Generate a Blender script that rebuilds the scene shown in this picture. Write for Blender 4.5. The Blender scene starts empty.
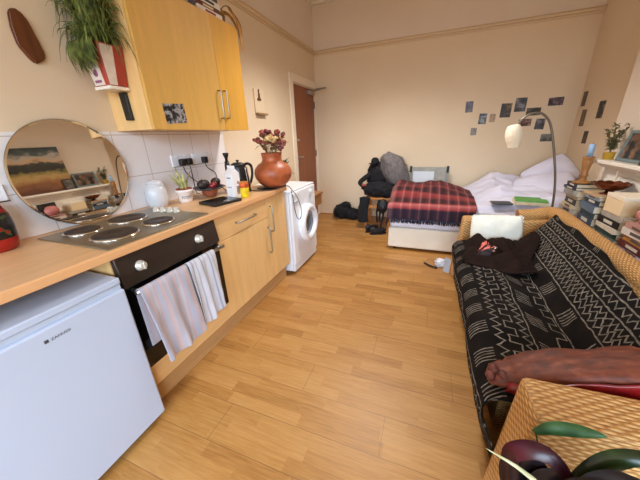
import bpy, bmesh, math, random
from mathutils import Vector, Matrix, noise
from math import sin, cos, pi, radians

random.seed(7)
SC = bpy.context.scene
COL = SC.collection


# ------------------------------------------------------------------ materials
def lin(c):
    return tuple(((v / 255) / 12.92 if v / 255 <= .04045 else ((v / 255 + .055) / 1.055) ** 2.4) for v in c) + (1,)


class G:
    """small wrapper to write shader graphs"""
    def __init__(s, name):
        s.m = bpy.data.materials.new(name)
        s.m.use_nodes = True
        s.t = s.m.node_tree
        s.b = s.t.nodes['Principled BSDF']
        s._uv = None
        s._ob = None

    def n(s, typ, **kw):
        nd = s.t.nodes.new(typ)
        for k, v in kw.items():
            setattr(nd, k, v)
        return nd

    def l(s, a, b):
        s.t.links.new(a, b)

    def put(s, sock, v):
        if isinstance(v, bpy.types.NodeSocket):
            s.l(v, sock)
        else:
            sock.default_value = v

    def ma(s, op, a, b=0.0, c=0.0):
        nd = s.n('ShaderNodeMath', operation=op)
        s.put(nd.inputs[0], a)
        s.put(nd.inputs[1], b)
        if op in ('MULTIPLY_ADD', 'COMPARE', 'PINGPONG'):
            s.put(nd.inputs[2], c)
        return nd.outputs[0]

    def obj(s):
        if not s._ob:
            s._ob = s.n('ShaderNodeTexCoord')
        return s._ob.outputs['Object']

    def uv(s):
        if not s._uv:
            tc = s.n('ShaderNodeTexCoord')
            sp = s.n('ShaderNodeSeparateXYZ')
            s.l(tc.outputs['UV'], sp.inputs[0])
            s._uv = (tc.outputs['UV'], sp.outputs[0], sp.outputs[1])
        return s._uv

    def mapped(s, vec, scale=(1, 1, 1), rot=(0, 0, 0), loc=(0, 0, 0)):
        mp = s.n('ShaderNodeMapping')
        s.l(vec, mp.inputs[0])
        mp.inputs['Scale'].default_value = scale
        mp.inputs['Rotation'].default_value = rot
        mp.inputs['Location'].default_value = loc
        return mp.outputs[0]

    def noise(s, vec, scale, detail=3, rough=.5):
        nd = s.n('ShaderNodeTexNoise')
        s.l(vec, nd.inputs['Vector'])
        nd.inputs['Scale'].default_value = scale
        nd.inputs['Detail'].default_value = detail
        nd.inputs['Roughness'].default_value = rough
        return nd.outputs['Fac']

    def ramp(s, fac, stops, interp='LINEAR'):
        nd = s.n('ShaderNodeValToRGB')
        nd.color_ramp.interpolation = interp
        el = nd.color_ramp.elements
        while len(el) < len(stops):
            el.new(.5)
        for e, (p, c) in zip(el, stops):
            e.position = p
            e.color = lin(c)
        s.l(fac, nd.inputs[0])
        return nd.outputs[0]

    def mix(s, fac, a, b, typ='MIX'):
        nd = s.n('ShaderNodeMix', data_type='RGBA', blend_type=typ)
        s.put(nd.inputs[0], fac)
        s.put(nd.inputs[6], a)
        s.put(nd.inputs[7], b)
        return nd.outputs[2]

    def color(s, c):
        s.put(s.b.inputs['Base Color'], c)

    def bump(s, h, strength=.3, dist=.01):
        bp = s.n('ShaderNodeBump')
        bp.inputs['Strength'].default_value = strength
        bp.inputs['Distance'].default_value = dist
        s.l(h, bp.inputs['Height'])
        s.l(bp.outputs[0], s.b.inputs['Normal'])

    def pr(s, rough=.6, metal=0, **kw):
        s.b.inputs['Roughness'].default_value = rough
        s.b.inputs['Metallic'].default_value = metal
        for k, v in kw.items():
            s.b.inputs[k].default_value = v
        return s


def mat(name, c, rough=.6, metal=0, var=.0, scale=8, bump=0, bscale=60, **kw):
    g = G(name).pr(rough, metal, **kw)
    if var:
        f = g.noise(g.obj(), scale)
        lo = tuple(max(0, v * (1 - var)) for v in c)
        hi = tuple(min(255, v * (1 + var)) for v in c)
        g.color(g.ramp(f, [(.3, lo), (.7, hi)]))
    else:
        g.color(lin(c))
    if bump:
        g.bump(g.noise(g.obj(), bscale, 4), bump, .004)
    return g.m


def wood(name, c, axis='z', rough=.45, contrast=.1, scale=1.0):
    g = G(name).pr(rough)
    sc = {'x': (.6, 9, 9), 'y': (9, .6, 9), 'z': (9, 9, .6)}[axis]
    v = g.mapped(g.obj(), tuple(a * scale for a in sc))
    f = g.noise(v, 3.0, 5, .6)
    f2 = g.noise(g.mapped(g.obj(), tuple(a * 5 * scale for a in sc)), 6, 3)
    mixf = g.ma('ADD', g.ma('MULTIPLY', f, .7), g.ma('MULTIPLY', f2, .3))
    lo = tuple(v_ * (1 - contrast) for v_ in c)
    hi = tuple(min(255, v_ * (1 + contrast * .7)) for v_ in c)
    g.color(g.ramp(mixf, [(.3, lo), (.7, hi)]))
    return g.m


# ------------------------------------------------------------------ mesh builder
class MB:
    def __init__(s):
        s.bm = bmesh.new()
        s.uvl = s.bm.loops.layers.uv.new('UVMap')
        s.mi = 0
        s.smooth = False

    def face(s, vs, uvs=None, smooth=None):
        try:
            f = s.bm.faces.new(vs)
        except ValueError:
            return None
        f.material_index = s.mi
        f.smooth = s.smooth if smooth is None else smooth
        if uvs:
            for lp, u in zip(f.loops, uvs):
                lp[s.uvl].uv = u
        return f

    def hexa(s, p, bevel=0, seg=2):
        """8 corners: bottom 4 (ccw), top 4"""
        v = [s.bm.verts.new(q) for q in p]
        fs = []
        for idx in ((3, 2, 1, 0), (4, 5, 6, 7), (0, 1, 5, 4), (1, 2, 6, 5), (2, 3, 7, 6), (3, 0, 4, 7)):
            q = [v[i] for i in idx]
            a, b, c, d = [x.co for x in q]
            w = (b - a).length
            h = (d - a).length
            fs.append(s.face(q, [(0, 0), (w, 0), (w, h), (0, h)], False))
        if bevel > 0:
            es = list({e for f in fs for e in f.edges})
            r = bmesh.ops.bevel(s.bm, geom=es, offset=bevel, segments=seg, affect='EDGES', profile=.6)
            for f in r['faces']:
                f.smooth = True
                f.material_index = s.mi
        return s

    def box(s, x0, x1, y0, y1, z0, z1, bevel=0, seg=2):
        return s.hexa([(x0, y0, z0), (x1, y0, z0), (x1, y1, z0), (x0, y1, z0),
                       (x0, y0, z1), (x1, y0, z1), (x1, y1, z1), (x0, y1, z1)], bevel, seg)

    def obox(s, M, sx, sy, sz, bevel=0, seg=2):
        """box centred on M (Matrix), full sizes"""
        c = [(-1, -1, -1), (1, -1, -1), (1, 1, -1), (-1, 1, -1), (-1, -1, 1), (1, -1, 1), (1, 1, 1), (-1, 1, 1)]
        return s.hexa([M @ Vector((a * sx / 2, b * sy / 2, d * sz / 2)) for a, b, d in c], bevel, seg)

    def lathe(s, prof, c=(0, 0, 0), seg=28, M=None, capb=True, capt=True):
        """prof list of (r, z)"""
        rings = []
        for r, z in prof:
            ring = []
            for k in range(seg):
                a = 2 * pi * k / seg
                q = Vector((r * cos(a), r * sin(a), z))
                q = M @ q if M else q + Vector(c)
                ring.append(s.bm.verts.new(q))
            rings.append(ring)
        L = 0
        for i in range(len(rings) - 1):
            for k in range(seg):
                k2 = (k + 1) % seg
                u0, u1 = k / seg, (k + 1) / seg
                s.face([rings[i][k], rings[i][k2], rings[i + 1][k2], rings[i + 1][k]],
                       [(u0, i / len(rings)), (u1, i / len(rings)), (u1, (i + 1) / len(rings)), (u0, (i + 1) / len(rings))], True)
        if capb and prof[0][0] > 1e-5:
            s.face(rings[0][::-1], None, False)
        if capt and prof[-1][0] > 1e-5:
            s.face(rings[-1], None, False)
        return s

    def cyl(s, p0, p1, r0, r1=None, seg=16):
        r1 = r0 if r1 is None else r1
        p0, p1 = Vector(p0), Vector(p1)
        d = p1 - p0
        q = d.to_track_quat('Z', 'Y').to_matrix().to_4x4()
        M = Matrix.Translation(p0) @ q
        return s.lathe([(r0, 0), (r1, d.length)], seg=seg, M=M)

    def tube(s, pts, r, seg=8, closed=False):
        pts = [Vector(p) for p in pts]
        n = len(pts)
        rr = r if callable(r) else (lambda t: r)
        rings = []
        cl = [0.0]
        for i in range(1, n + 1):
            cl.append(cl[-1] + (pts[i % n] - pts[i - 1]).length)
        prev = None
        for i, p in enumerate(pts):
            a = pts[(i - 1) % n] if (closed or i) else p
            b = pts[(i + 1) % n] if (closed or i < n - 1) else p
            t = (b - a).normalized()
            if prev is None:
                up = Vector((0, 0, 1)) if abs(t.z) < .9 else Vector((1, 0, 0))
                x = t.cross(up).normalized()
            else:
                x = (prev - t * prev.dot(t)).normalized()
            prev = x
            y = t.cross(x)
            R = rr(i / max(1, n - 1))
            rings.append([s.bm.verts.new(p + (x * cos(2 * pi * k / seg) + y * sin(2 * pi * k / seg)) * R) for k in range(seg)])
        m = n if closed else n - 1
        for i in range(m):
            A, B = rings[i], rings[(i + 1) % n]
            for k in range(seg):
                w0, w1 = 2 * pi * k / seg * rr(0), 2 * pi * (k + 1) / seg * rr(0)
                s.face([A[k], A[(k + 1) % seg], B[(k + 1) % seg], B[k]], [(cl[i], w0), (cl[i], w1), (cl[i + 1], w1), (cl[i + 1], w0)], True)
        if not closed:
            s.face(rings[0][::-1])
            s.face(rings[-1])
        return s

    def prism(s, poly, M, th):
        """poly in local xy, extruded along local z by th"""
        a = [s.bm.verts.new(M @ Vector((x, y, 0))) for x, y in poly]
        b = [s.bm.verts.new(M @ Vector((x, y, th))) for x, y in poly]
        n = len(poly)
        s.face(a[::-1], [poly[i] for i in range(n)][::-1])
        s.face(b, poly)
        for i in range(n):
            s.face([a[i], a[(i + 1) % n], b[(i + 1) % n], b[i]])
        return s

    def grid(s, fn, nu, nv, uv=None, th=0.0, closeu=False):
        """fn(u,v)->point. th>0 makes a closed slab (offset along -normal)."""
        P = [[Vector(fn(i / nu, j / nv)) for j in range(nv + 1)] for i in range(nu + 1)]
        uvf = uv or (lambda u, v: (u, v))

        def nrm(i, j):
            a = P[min(i + 1, nu)][j] - P[max(i - 1, 0)][j]
            b = P[i][min(j + 1, nv)] - P[i][max(j - 1, 0)]
            c = a.cross(b)
            return c.normalized() if c.length > 1e-12 else Vector((0, 0, 1))
        V = [[s.bm.verts.new(P[i][j]) for j in range(nv + 1)] for i in range(nu + 1)]
        for i in range(nu):
            for j in range(nv):
                s.face([V[i][j], V[i + 1][j], V[i + 1][j + 1], V[i][j + 1]],
                       [uvf(i / nu, j / nv), uvf((i + 1) / nu, j / nv), uvf((i + 1) / nu, (j + 1) / nv), uvf(i / nu, (j + 1) / nv)], True)
        if th:
            W = [[s.bm.verts.new(P[i][j] - nrm(i, j) * th) for j in range(nv + 1)] for i in range(nu + 1)]
            for i in range(nu):
                for j in range(nv):
                    s.face([W[i][j], W[i][j + 1], W[i + 1][j + 1], W[i + 1][j]],
                           [uvf(i / nu, j / nv), uvf(i / nu, (j + 1) / nv), uvf((i + 1) / nu, (j + 1) / nv), uvf((i + 1) / nu, j / nv)], True)
            def rim(a, b, c, d, q):
                s.face([a, b, c, d], [q] * 4, False)
            for i in range(nu):
                rim(V[i + 1][0], V[i][0], W[i][0], W[i + 1][0], uvf(i / nu, 0))
                rim(V[i][nv], V[i + 1][nv], W[i + 1][nv], W[i][nv], uvf(i / nu, 1))
            for j in range(nv):
                rim(V[0][j], V[0][j + 1], W[0][j + 1], W[0][j], uvf(0, j / nv))
                rim(V[nu][j + 1], V[nu][j], W[nu][j], W[nu][j + 1], uvf(1, j / nv))
        return s

    def blob(s, c, r, amp=.15, freq=3.0, sub=4, seed=0, M=None, flat=None):
        """lumpy ellipsoid; flat = world z floor it is squashed against"""
        r_ = bmesh.ops.create_icosphere(s.bm, subdivisions=sub, radius=1.0)
        c = Vector(c)
        for v in r_['verts']:
            d = v.co.normalized()
            k = 1 + amp * (noise.noise(d * freq + Vector((seed * 7.1, seed * 3.3, seed))) + .5 * noise.noise(d * freq * 2.3 + Vector((seed, 5, seed * 2.7))))
            p = Vector((d.x * r[0], d.y * r[1], d.z * r[2])) * k
            p = (M @ p if M else p) + c
            if flat is not None and p.z < flat:
                p.z = flat + (flat - p.z) * .01
            v.co = p
        for f in {f for v in r_['verts'] for f in v.link_faces}:
            f.smooth = True
            f.material_index = s.mi
        return s

    def cushion(s, M, w, h, t, n=26, pw=.55, wob=.0, seed=0):
        """stuffed cushion in local xy, bulging along local z"""
        def prof(a):
            return max(0.0, 1 - abs(a) ** 2.6) ** pw
        top, bot = [], []
        for i in range(n + 1):
            rt, rb = [], []
            for j in range(n + 1):
                a, b = 2 * i / n - 1, 2 * j / n - 1
                pin = 1 - .06 * (abs(a) * abs(b)) ** 3
                x = a * w / 2 * (1 - .045 * (1 - b * b) * abs(a) ** 6 * -1 - .045 * abs(a) ** 6) * pin
                y = b * h / 2 * (1 - .045 * abs(b) ** 6 * a * a) * pin
                k = prof(a) * prof(b) * t / 2
                wv = wob * nz(a * 2 + seed, b * 2, seed) * min(1, k / (t * .2))
                v = s.bm.verts.new(M @ Vector((x, y, k + wv)))
                rt.append(v)
                rb.append(v if i in (0, n) or j in (0, n) else s.bm.verts.new(M @ Vector((x, y, -k))))
            top.append(rt)
            bot.append(rb)
        for i in range(n):
            for j in range(n):
                uv = [(i / n * w, j / n * h), ((i + 1) / n * w, j / n * h), ((i + 1) / n * w, (j + 1) / n * h), (i / n * w, (j + 1) / n * h)]
                s.face([top[i][j], top[i + 1][j], top[i + 1][j + 1], top[i][j + 1]], uv, True)
                s.face([bot[i][j], bot[i][j + 1], bot[i + 1][j + 1], bot[i + 1][j]], [uv[0], uv[3], uv[2], uv[1]], True)
        return s

    def leaf(s, pts, w, up=(0, 0, 1), cup=.25, th=.0012, n=None):
        """leaf blade along pts (centre line), max width w, tapering both ends"""
        pts = [Vector(p) for p in pts]
        n = len(pts)
        top, rows = [], []
        for i, p in enumerate(pts):
            t = (pts[min(i + 1, n - 1)] - pts[max(i - 1, 0)]).normalized()
            sd = t.cross(Vector(up))
            sd = sd.normalized() if sd.length > 1e-6 else Vector((1, 0, 0))
            nn = sd.cross(t).normalized()
            f = i / (n - 1)
            ww = w * max(.04, (sin(pi * min(1, f * .92 + .08))) ** .7) / 2
            rows.append(([p - sd * ww + nn * cup * ww, p, p + sd * ww + nn * cup * ww], nn))
        A = [[s.bm.verts.new(q) for q in r] for r, nn in rows]
        B = [[s.bm.verts.new(q - nn * th) for q in r] for r, nn in rows]
        for i in range(n - 1):
            for k in range(2):
                s.face([A[i][k], A[i][k + 1], A[i + 1][k + 1], A[i + 1][k]], [(i / n, k / 2), (i / n, (k + 1) / 2), ((i + 1) / n, (k + 1) / 2), ((i + 1) / n, k / 2)], True)
                s.face([B[i][k], B[i + 1][k], B[i + 1][k + 1], B[i][k + 1]], None, True)
            s.face([A[i][0], A[i + 1][0], B[i + 1][0], B[i][0]])
            s.face([A[i][2], B[i][2], B[i + 1][2], A[i + 1][2]])
        return s

    def build(s, name, mats, root=None, loc=None, local=False):
        """link as ONE mesh object. root: parent (geometry is in world space unless local)."""
        bmesh.ops.recalc_face_normals(s.bm, faces=s.bm.faces[:])
        if root is not None:
            off = Vector((0, 0, 0)) if local else base_of(root)
        elif loc is not None:
            off = Vector(loc)
        elif len(s.bm.verts):
            xs = [v.co for v in s.bm.verts]
            lo = [min(v[i] for v in xs) for i in range(3)]
            hi = [max(v[i] for v in xs) for i in range(3)]
            off = Vector(((lo[0] + hi[0]) / 2, (lo[1] + hi[1]) / 2, lo[2]))
        else:
            off = Vector()
        for v in s.bm.verts:
            v.co -= off
        me = bpy.data.meshes.new(name)
        s.bm.to_mesh(me)
        s.bm.free()
        for m in (mats if isinstance(mats, (list, tuple)) else [mats]):
            me.materials.append(m)
        o = bpy.data.objects.new(name, me)
        COL.objects.link(o)
        if root is not None:
            o.parent = root
        else:
            o.location = off
        return o


def base_of(o):
    while o.parent:
        o = o.parent
    return Vector(o.location)


def thing(name, label, cat, loc=(0, 0, 0), group=None):
    o = bpy.data.objects.new(name, None)
    COL.objects.link(o)
    o.location = loc
    o.empty_display_size = .05
    tag(o, label, cat, group)
    return o


def tag(o, label, cat, group=None, kind=None):
    o['label'] = label
    o['category'] = cat
    if group:
        o['group'] = group
    if kind:
        o['kind'] = kind
    return o


def struct(name, mb, m, label=None):
    o = mb.build(name, m)
    o['kind'] = 'structure'
    if label:
        o['label'] = label
    return o


def bez(p0, p1, p2, p3, n=12):
    p0, p1, p2, p3 = map(Vector, (p0, p1, p2, p3))
    out = []
    for i in range(n + 1):
        t = i / n
        out.append(p0 * (1 - t) ** 3 + p1 * 3 * t * (1 - t) ** 2 + p2 * 3 * t * t * (1 - t) + p3 * t ** 3)
    return out


def spline(pts, n=6):
    """Catmull-Rom through pts"""
    P = [Vector(p) for p in pts]
    P = [P[0] * 2 - P[1]] + P + [P[-1] * 2 - P[-2]]
    out = []
    for i in range(1, len(P) - 2):
        for k in range(n):
            t = k / n
            a, b, c, d = P[i - 1:i + 3]
            out.append(.5 * ((2 * b) + (c - a) * t + (2 * a - 5 * b + 4 * c - d) * t * t + (3 * b - a - 3 * c + d) * t ** 3))
    out.append(P[-2])
    return out


def nz(x, y=0, z=0):
    return noise.noise(Vector((x, y, z)))


def text_mesh(body, size, M, ext, name, m, root):
    cu = bpy.data.curves.new(name, 'FONT')
    cu.body = body
    cu.size = size
    cu.extrude = ext
    cu.resolution_u = 2
    tmp = bpy.data.objects.new('tmp_text', cu)
    COL.objects.link(tmp)
    dg = bpy.context.evaluated_depsgraph_get()
    me = bpy.data.meshes.new_from_object(tmp.evaluated_get(dg))
    bpy.data.objects.remove(tmp)
    me.transform(M)
    me.transform(Matrix.Translation(-base_of(root)))
    me.name = name
    me.materials.clear()
    me.materials.append(m)
    o = bpy.data.objects.new(name, me)
    COL.objects.link(o)
    o.parent = root
    return o


# frame of a face: columns = local x, local y, local z, origin
def frame(o, x, y, z):
    M = Matrix.Identity(4)
    for i, c in enumerate((x, y, z)):
        for r in range(3):
            M[r][i] = c[r]
    for r in range(3):
        M[r][3] = o[r]
    return M

# ------------------------------------------------------------------ room constants (metres)
W, Y0, Y1, H = 3.378, -2.6, 5.27, 3.2        # room: x 0..W, y Y0..Y1
RAIL = 2.44
BX, BY = 3.14, 3.86                            # chimney breast front face, its far edge

# ---- materials of the shell
def wall_mat(name, c, c2):
    g = G(name).pr(.85)
    f = g.noise(g.obj(), 1.3, 4)
    g.color(g.ramp(f, [(.3, c), (.7, c2)]))
    g.bump(g.noise(g.obj(), 45, 3), .12, .004)
    return g.m


M_wall = wall_mat('cream_wall_paint', (223, 202, 173), (229, 210, 183))
M_frieze = wall_mat('pale_frieze_paint', (226, 212, 198), (232, 219, 206))
M_ceil = wall_mat('white_ceiling_paint', (238, 234, 228), (242, 238, 232))
M_breast = wall_mat('chimney_paint', (222, 208, 190), (228, 215, 198))
M_rail = mat('cream_rail_paint', (222, 198, 165), .5)
M_trim = mat('cream_gloss_paint', (238, 224, 204), .35)
M_white_gloss = mat('white_gloss_paint', (240, 233, 222), .35)


def floor_mat():
    g = G('oak_laminate').pr(.33)
    co = g.obj()
    sp = g.n('ShaderNodeSeparateXYZ')
    g.l(co, sp.inputs[0])
    x, y = sp.outputs[0], g.ma('SUBTRACT', sp.outputs[1], .0585)
    SW, PL = .0645, .41                       # strip width (y) and strip length (x)
    row = g.ma('FLOOR', g.ma('DIVIDE', y, SW))
    wn = g.n('ShaderNodeTexWhiteNoise', noise_dimensions='1D')
    g.l(row, wn.inputs['W'])
    xs = g.ma('ADD', g.ma('DIVIDE', x, PL), g.ma('MULTIPLY', wn.outputs['Value'], 5))
    cell = g.ma('FLOOR', xs)
    cx = g.n('ShaderNodeCombineXYZ')
    g.l(cell, cx.inputs[0])
    g.l(row, cx.inputs[1])
    w2 = g.n('ShaderNodeTexWhiteNoise', noise_dimensions='3D')
    g.l(cx.outputs[0], w2.inputs['Vector'])
    off = g.n('ShaderNodeVectorMath', operation='ADD')
    g.l(co, off.inputs[0])
    g.l(w2.outputs['Color'], off.inputs[1])
    grain = g.noise(g.mapped(off.outputs[0], (1.6, 22, 1)), 4, 6, .62)
    fine = g.noise(g.mapped(off.outputs[0], (5, 120, 1)), 3, 3)
    fac = g.ma('ADD', g.ma('MULTIPLY', grain, .6), g.ma('ADD', g.ma('MULTIPLY', w2.outputs['Value'], .22), g.ma('MULTIPLY', fine, .2)))
    colr = g.ramp(fac, [(.28, (152, 102, 47)), (.5, (179, 128, 66)), (.75, (198, 150, 88))])
    # joints of the three-strip boards
    BW, BL = SW * 3, 1.22
    fy = g.ma('FRACT', g.ma('DIVIDE', y, BW))
    ey = g.ma('LESS_THAN', g.ma('MINIMUM', fy, g.ma('SUBTRACT', 1, fy)), .009)
    brow = g.ma('FLOOR', g.ma('DIVIDE', y, BW))
    fx = g.ma('FRACT', g.ma('ADD', g.ma('DIVIDE', x, BL), g.ma('MULTIPLY_ADD', brow, .37, .631)))
    ex = g.ma('LESS_THAN', fx, .0024)
    j = g.ma('MAXIMUM', ey, ex)
    g.color(g.mix(g.ma('MULTIPLY', j, .55), colr, lin((105, 66, 36))))
    g.put(g.b.inputs['Roughness'], g.ma('ADD', .38, g.ma('MULTIPLY', grain, .14)))
    return g.m


def tile_mat():
    g = G('white_wall_tiles').pr(.22)
    uv, u, v = g.uv()
    fu = g.ma('FRACT', g.ma('DIVIDE', g.ma('ADD', u, .04), .2))
    fv = g.ma('FRACT', g.ma('DIVIDE', g.ma('ADD', v, .02), .25))
    gu = g.ma('LESS_THAN', g.ma('MINIMUM', fu, g.ma('SUBTRACT', 1, fu)), .011)
    gv = g.ma('LESS_THAN', g.ma('MINIMUM', fv, g.ma('SUBTRACT', 1, fv)), .009)
    gr = g.ma('MAXIMUM', gu, gv)
    f = g.noise(g.obj(), 3)
    base = g.ramp(f, [(.3, (236, 231, 232)), (.7, (242, 238, 240))])
    g.color(g.mix(gr, base, lin((196, 182, 174))))
    g.put(g.b.inputs['Roughness'], g.ma('ADD', .2, g.ma('MULTIPLY', gr, .6)))
    return g.m


# ---- shell
struct('floor', MB().box(-.15, W + .15, Y0 - .15, Y1 + .15, -.1, 0), floor_mat())
struct('ceiling', MB().box(-.15, W + .15, Y0 - .15, Y1 + .15, H, H + .1), M_ceil)

# left wall with the door opening (y 4.46..5.24, z 0..1.995)
DY0, DY1, DZ = 4.46, 5.235, 1.99
mb = MB()
mb.box(-.15, 0, Y0, DY0, 0, RAIL)
mb.box(-.15, 0, DY1, Y1 + .15, 0, RAIL)
mb.box(-.15, 0, DY0, DY1, DZ, RAIL)
mb.mi = 1
mb.box(-.15, 0, Y0, Y1 + .15, RAIL, H)
struct('wall_left', mb, [M_wall, M_frieze])
mb = MB()
mb.box(0, W, Y1, Y1 + .15, 0, RAIL)
mb.mi = 1
mb.box(0, W, Y1, Y1 + .15, RAIL, H)
struct('wall_back', mb, [M_wall, M_frieze])
SX0, SX1, SZ0, SZ1 = -2.2, -.6, .75, 2.85          # unseen side window, added to light the fridge and kitchen fronts
mb = MB()
mb.box(W, W + .15, Y0, SX0, 0, H)
mb.box(W, W + .15, SX1, Y1 + .15, 0, H)
mb.box(W, W + .15, SX0, SX1, 0, SZ0)
mb.box(W, W + .15, SX0, SX1, SZ1, H)
struct('wall_right', mb, [M_wall])
mb = MB()
for a, b, c, d in ((SX0, SX1, SZ0, SZ0 + .05), (SX0, SX1, SZ1 - .05, SZ1), (SX0, SX0 + .05, SZ0, SZ1), (SX1 - .05, SX1, SZ0, SZ1), (SX0, SX1, 1.75, 1.8)):
    mb.box(W + .05, W + .1, a, b, c, d)
struct('added_side_window', mb, M_white_gloss)  # frame of the added side window
struct('wall_chimney', MB().box(BX, W, 1.9, BY, 0, H), M_breast)
# window wall behind the camera: one wide opening
WX0, WX1, WZ0, WZ1 = .3, 3.1, .5, 2.95
mb = MB()
mb.box(0, WX0, Y0 - .15, Y0, 0, H)
mb.box(WX1, W, Y0 - .15, Y0, 0, H)
mb.box(WX0, WX1, Y0 - .15, Y0, 0, WZ0)
mb.box(WX0, WX1, Y0 - .15, Y0, WZ1, H)
struct('wall_front', mb, M_wall)
mb = MB()
t = .05
for a, b, c, d in ((WX0, WX1, WZ0, WZ0 + t), (WX0, WX1, WZ1 - t, WZ1), (WX0, WX0 + t, WZ0, WZ1), (WX1 - t, WX1, WZ0, WZ1),
                   (1.2, 1.25, WZ0, WZ1), (2.15, 2.2, WZ0, WZ1), (WX0, WX1, 1.68, 1.73)):
    mb.box(a, b, Y0 - .1, Y0 - .05, c, d)
struct('window_1', mb, M_white_gloss)

# picture rail, cornice, skirting
def rail_run(mb, x0, x1, y0, y1, z, nx, ny):
    """two-step moulding along an axis-aligned run, projecting in (nx, ny)"""
    for dz0, dz1, d in ((0, .022, .014), (.022, .05, .028), (.05, .058, .038)):
        xs = sorted((x0, x1 if nx == 0 else x0 + nx * d))
        ys = sorted((y0, y1 if ny == 0 else y0 + ny * d))
        mb.box(xs[0], xs[1], ys[0], ys[1], z + dz0, z + dz1, .003, 1)


mb = MB(); rail_run(mb, 0, W, Y1, Y1, RAIL, 0, -1); struct('trim_1', mb, M_rail)
mb = MB(); rail_run(mb, 0, 0, Y0, Y1 - .04, RAIL, 1, 0); struct('trim_2', mb, M_rail)
mb = MB()
for z0, z1, d in ((3.05, 3.09, .03), (3.09, 3.14, .06), (3.14, 3.2, .1)):
    mb.box(0, W, Y1 - d, Y1, z0, z1, .004, 1)
struct('trim_3', mb, M_ceil)
mb = MB()
for z0, z1, d in ((3.05, 3.09, .03), (3.09, 3.14, .06), (3.14, 3.2, .1)):
    mb.box(0, d, Y0, Y1 - .11, z0, z1, .004, 1)
struct('trim_4', mb, M_ceil)
M_quad = wood('brown_floor_beading', (160, 108, 62), 'x')
mb = MB(); mb.box(0, W, Y1 - .012, Y1, 0, .06, .004, 1); struct('baseboard_back', mb, M_wall)
mb = MB(); mb.box(.02, 1.38, Y1 - .03, Y1 - .0165, 0, .014, .004, 1); struct('trim_5', mb, M_quad)
mb = MB(); mb.box(W - .016, W, BY, Y1 - .02, 0, .09, .004, 1); struct('baseboard_right', mb, M_trim)

# tiled splashback
mb = MB()
y0, y1, z0, z1 = .25, 2.945, .909, 1.383
v = [mb.bm.verts.new(p) for p in ((0, y0, z0), (.009, y0, z0), (.009, y1, z0), (0, y1, z0), (0, y0, z1), (.009, y0, z1), (.009, y1, z1), (0, y1, z1))]
for idx in ((3, 2, 1, 0), (4, 5, 6, 7), (0, 1, 5, 4), (1, 2, 6, 5), (2, 3, 7, 6), (3, 0, 4, 7)):
    q = [v[i] for i in idx]
    mb.face(q, [(p.co.y, p.co.z - .905 + .02) for p in q])
struct('trim_6', mb, tile_mat(), 'white wall tiles above the worktop')

# ---- door in the left wall
M_door = wood('brown_door_wood', (140, 78, 42), 'z', .4, .22)
M_steel = mat('brushed_steel', (190, 188, 184), .32, 1)
M_dark_metal = mat('dark_metal', (60, 56, 52), .4, 1)
d = MB(); d.box(-.05, -.012, DY0 + .012, DY1 - .012, .006, DZ - .012, .002, 1)
door = struct('door_1', d, M_door)
door['label'] = 'plain brown wooden door at the far end of the left wall'
def dpart(name, mb, m):
    o = mb.build(name, m, door)
    return o
mb = MB(); mb.lathe([(.0, 0), (.02, 0), (.022, .006), (.012, .014), (.01, .03), (.0, .032)], M=frame((-.0125, 4.56, 1.27), (0, 1, 0), (0, 0, 1), (1, 0, 0)), seg=18)
dpart('lock', mb, M_steel)
mb = MB(); mb.box(-.0125, -.008, 4.5, 4.535, .95, 1.1, .002, 1); mb.cyl((-.01, 4.52, 1.04), (.04, 4.52, 1.04), .008); mb.cyl((.036, 4.52, 1.04), (.036, 4.62, 1.035), .008)
dpart('door_handle', mb, M_steel)
for z in (.25, 1.0, 1.72):
    mb = MB(); mb.cyl((-.004, DY1 - .008, z), (-.004, DY1 - .008, z + .1), .007, seg=10)
    dpart('hinge', mb, M_dark_metal)
mb = MB(); mb.box(-.0125, .03, 4.98, 5.17, 1.9, 1.955, .006); mb.tube([(.03, 5.08, 1.945), (.24, 5.12, 1.985), (.245, 5.1, 1.987)], .008, 8); mb.tube([(.24, 5.12, 1.985), (.06, 5.24, 2.0), (.005, 5.245, 2.0)], .007, 8)
dpart('door_closer', mb, M_steel)
mb = MB()
for a, b, c, e in ((DY0 - .1, DY0 - .002, 0, DZ + .1), (DY0 - .002, Y1 - .02, DZ + .002, DZ + .1)):
    mb.box(0, .022, a, b, c, e, .005)
mb.box(-.1, 0, DY0 - .001, DY0 + .01, 0, DZ); mb.box(-.1, 0, DY1 - .01, DY1 + .001, 0, DZ); mb.box(-.1, 0, DY0, DY1, DZ - .01, DZ + .001)
mb.box(0, .022, DY1 + .002, Y1 - .02, 0, DZ + .002, .004)
struct('trim_7', mb, M_trim, 'cream painted door frame')
mb = MB(); mb.box(0, .016, 3.62, DY0 - .102, 0, .1, .004, 1); struct('baseboard_left', mb, M_trim)

# ------------------------------------------------------------------ camera
cam = bpy.data.cameras.new('camera')
cam.sensor_width = 36
cam.lens = 271.39 * 36 / 640
cam.clip_start = .02
co = bpy.data.objects.new('camera', cam)
COL.objects.link(co)
yw, pt, rl = .38033, -.36554, .03993
R = Matrix.Rotation(yw, 3, 'Z') @ Matrix.Rotation(pt, 3, 'X') @ Matrix.Rotation(rl, 3, 'Y')
r0, r1, r2 = R.col[0], R.col[1], R.col[2]
co.matrix_world = frame((1.7715, .8, 1.3136), r0, r2, -r1)
SC.camera = co

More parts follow.
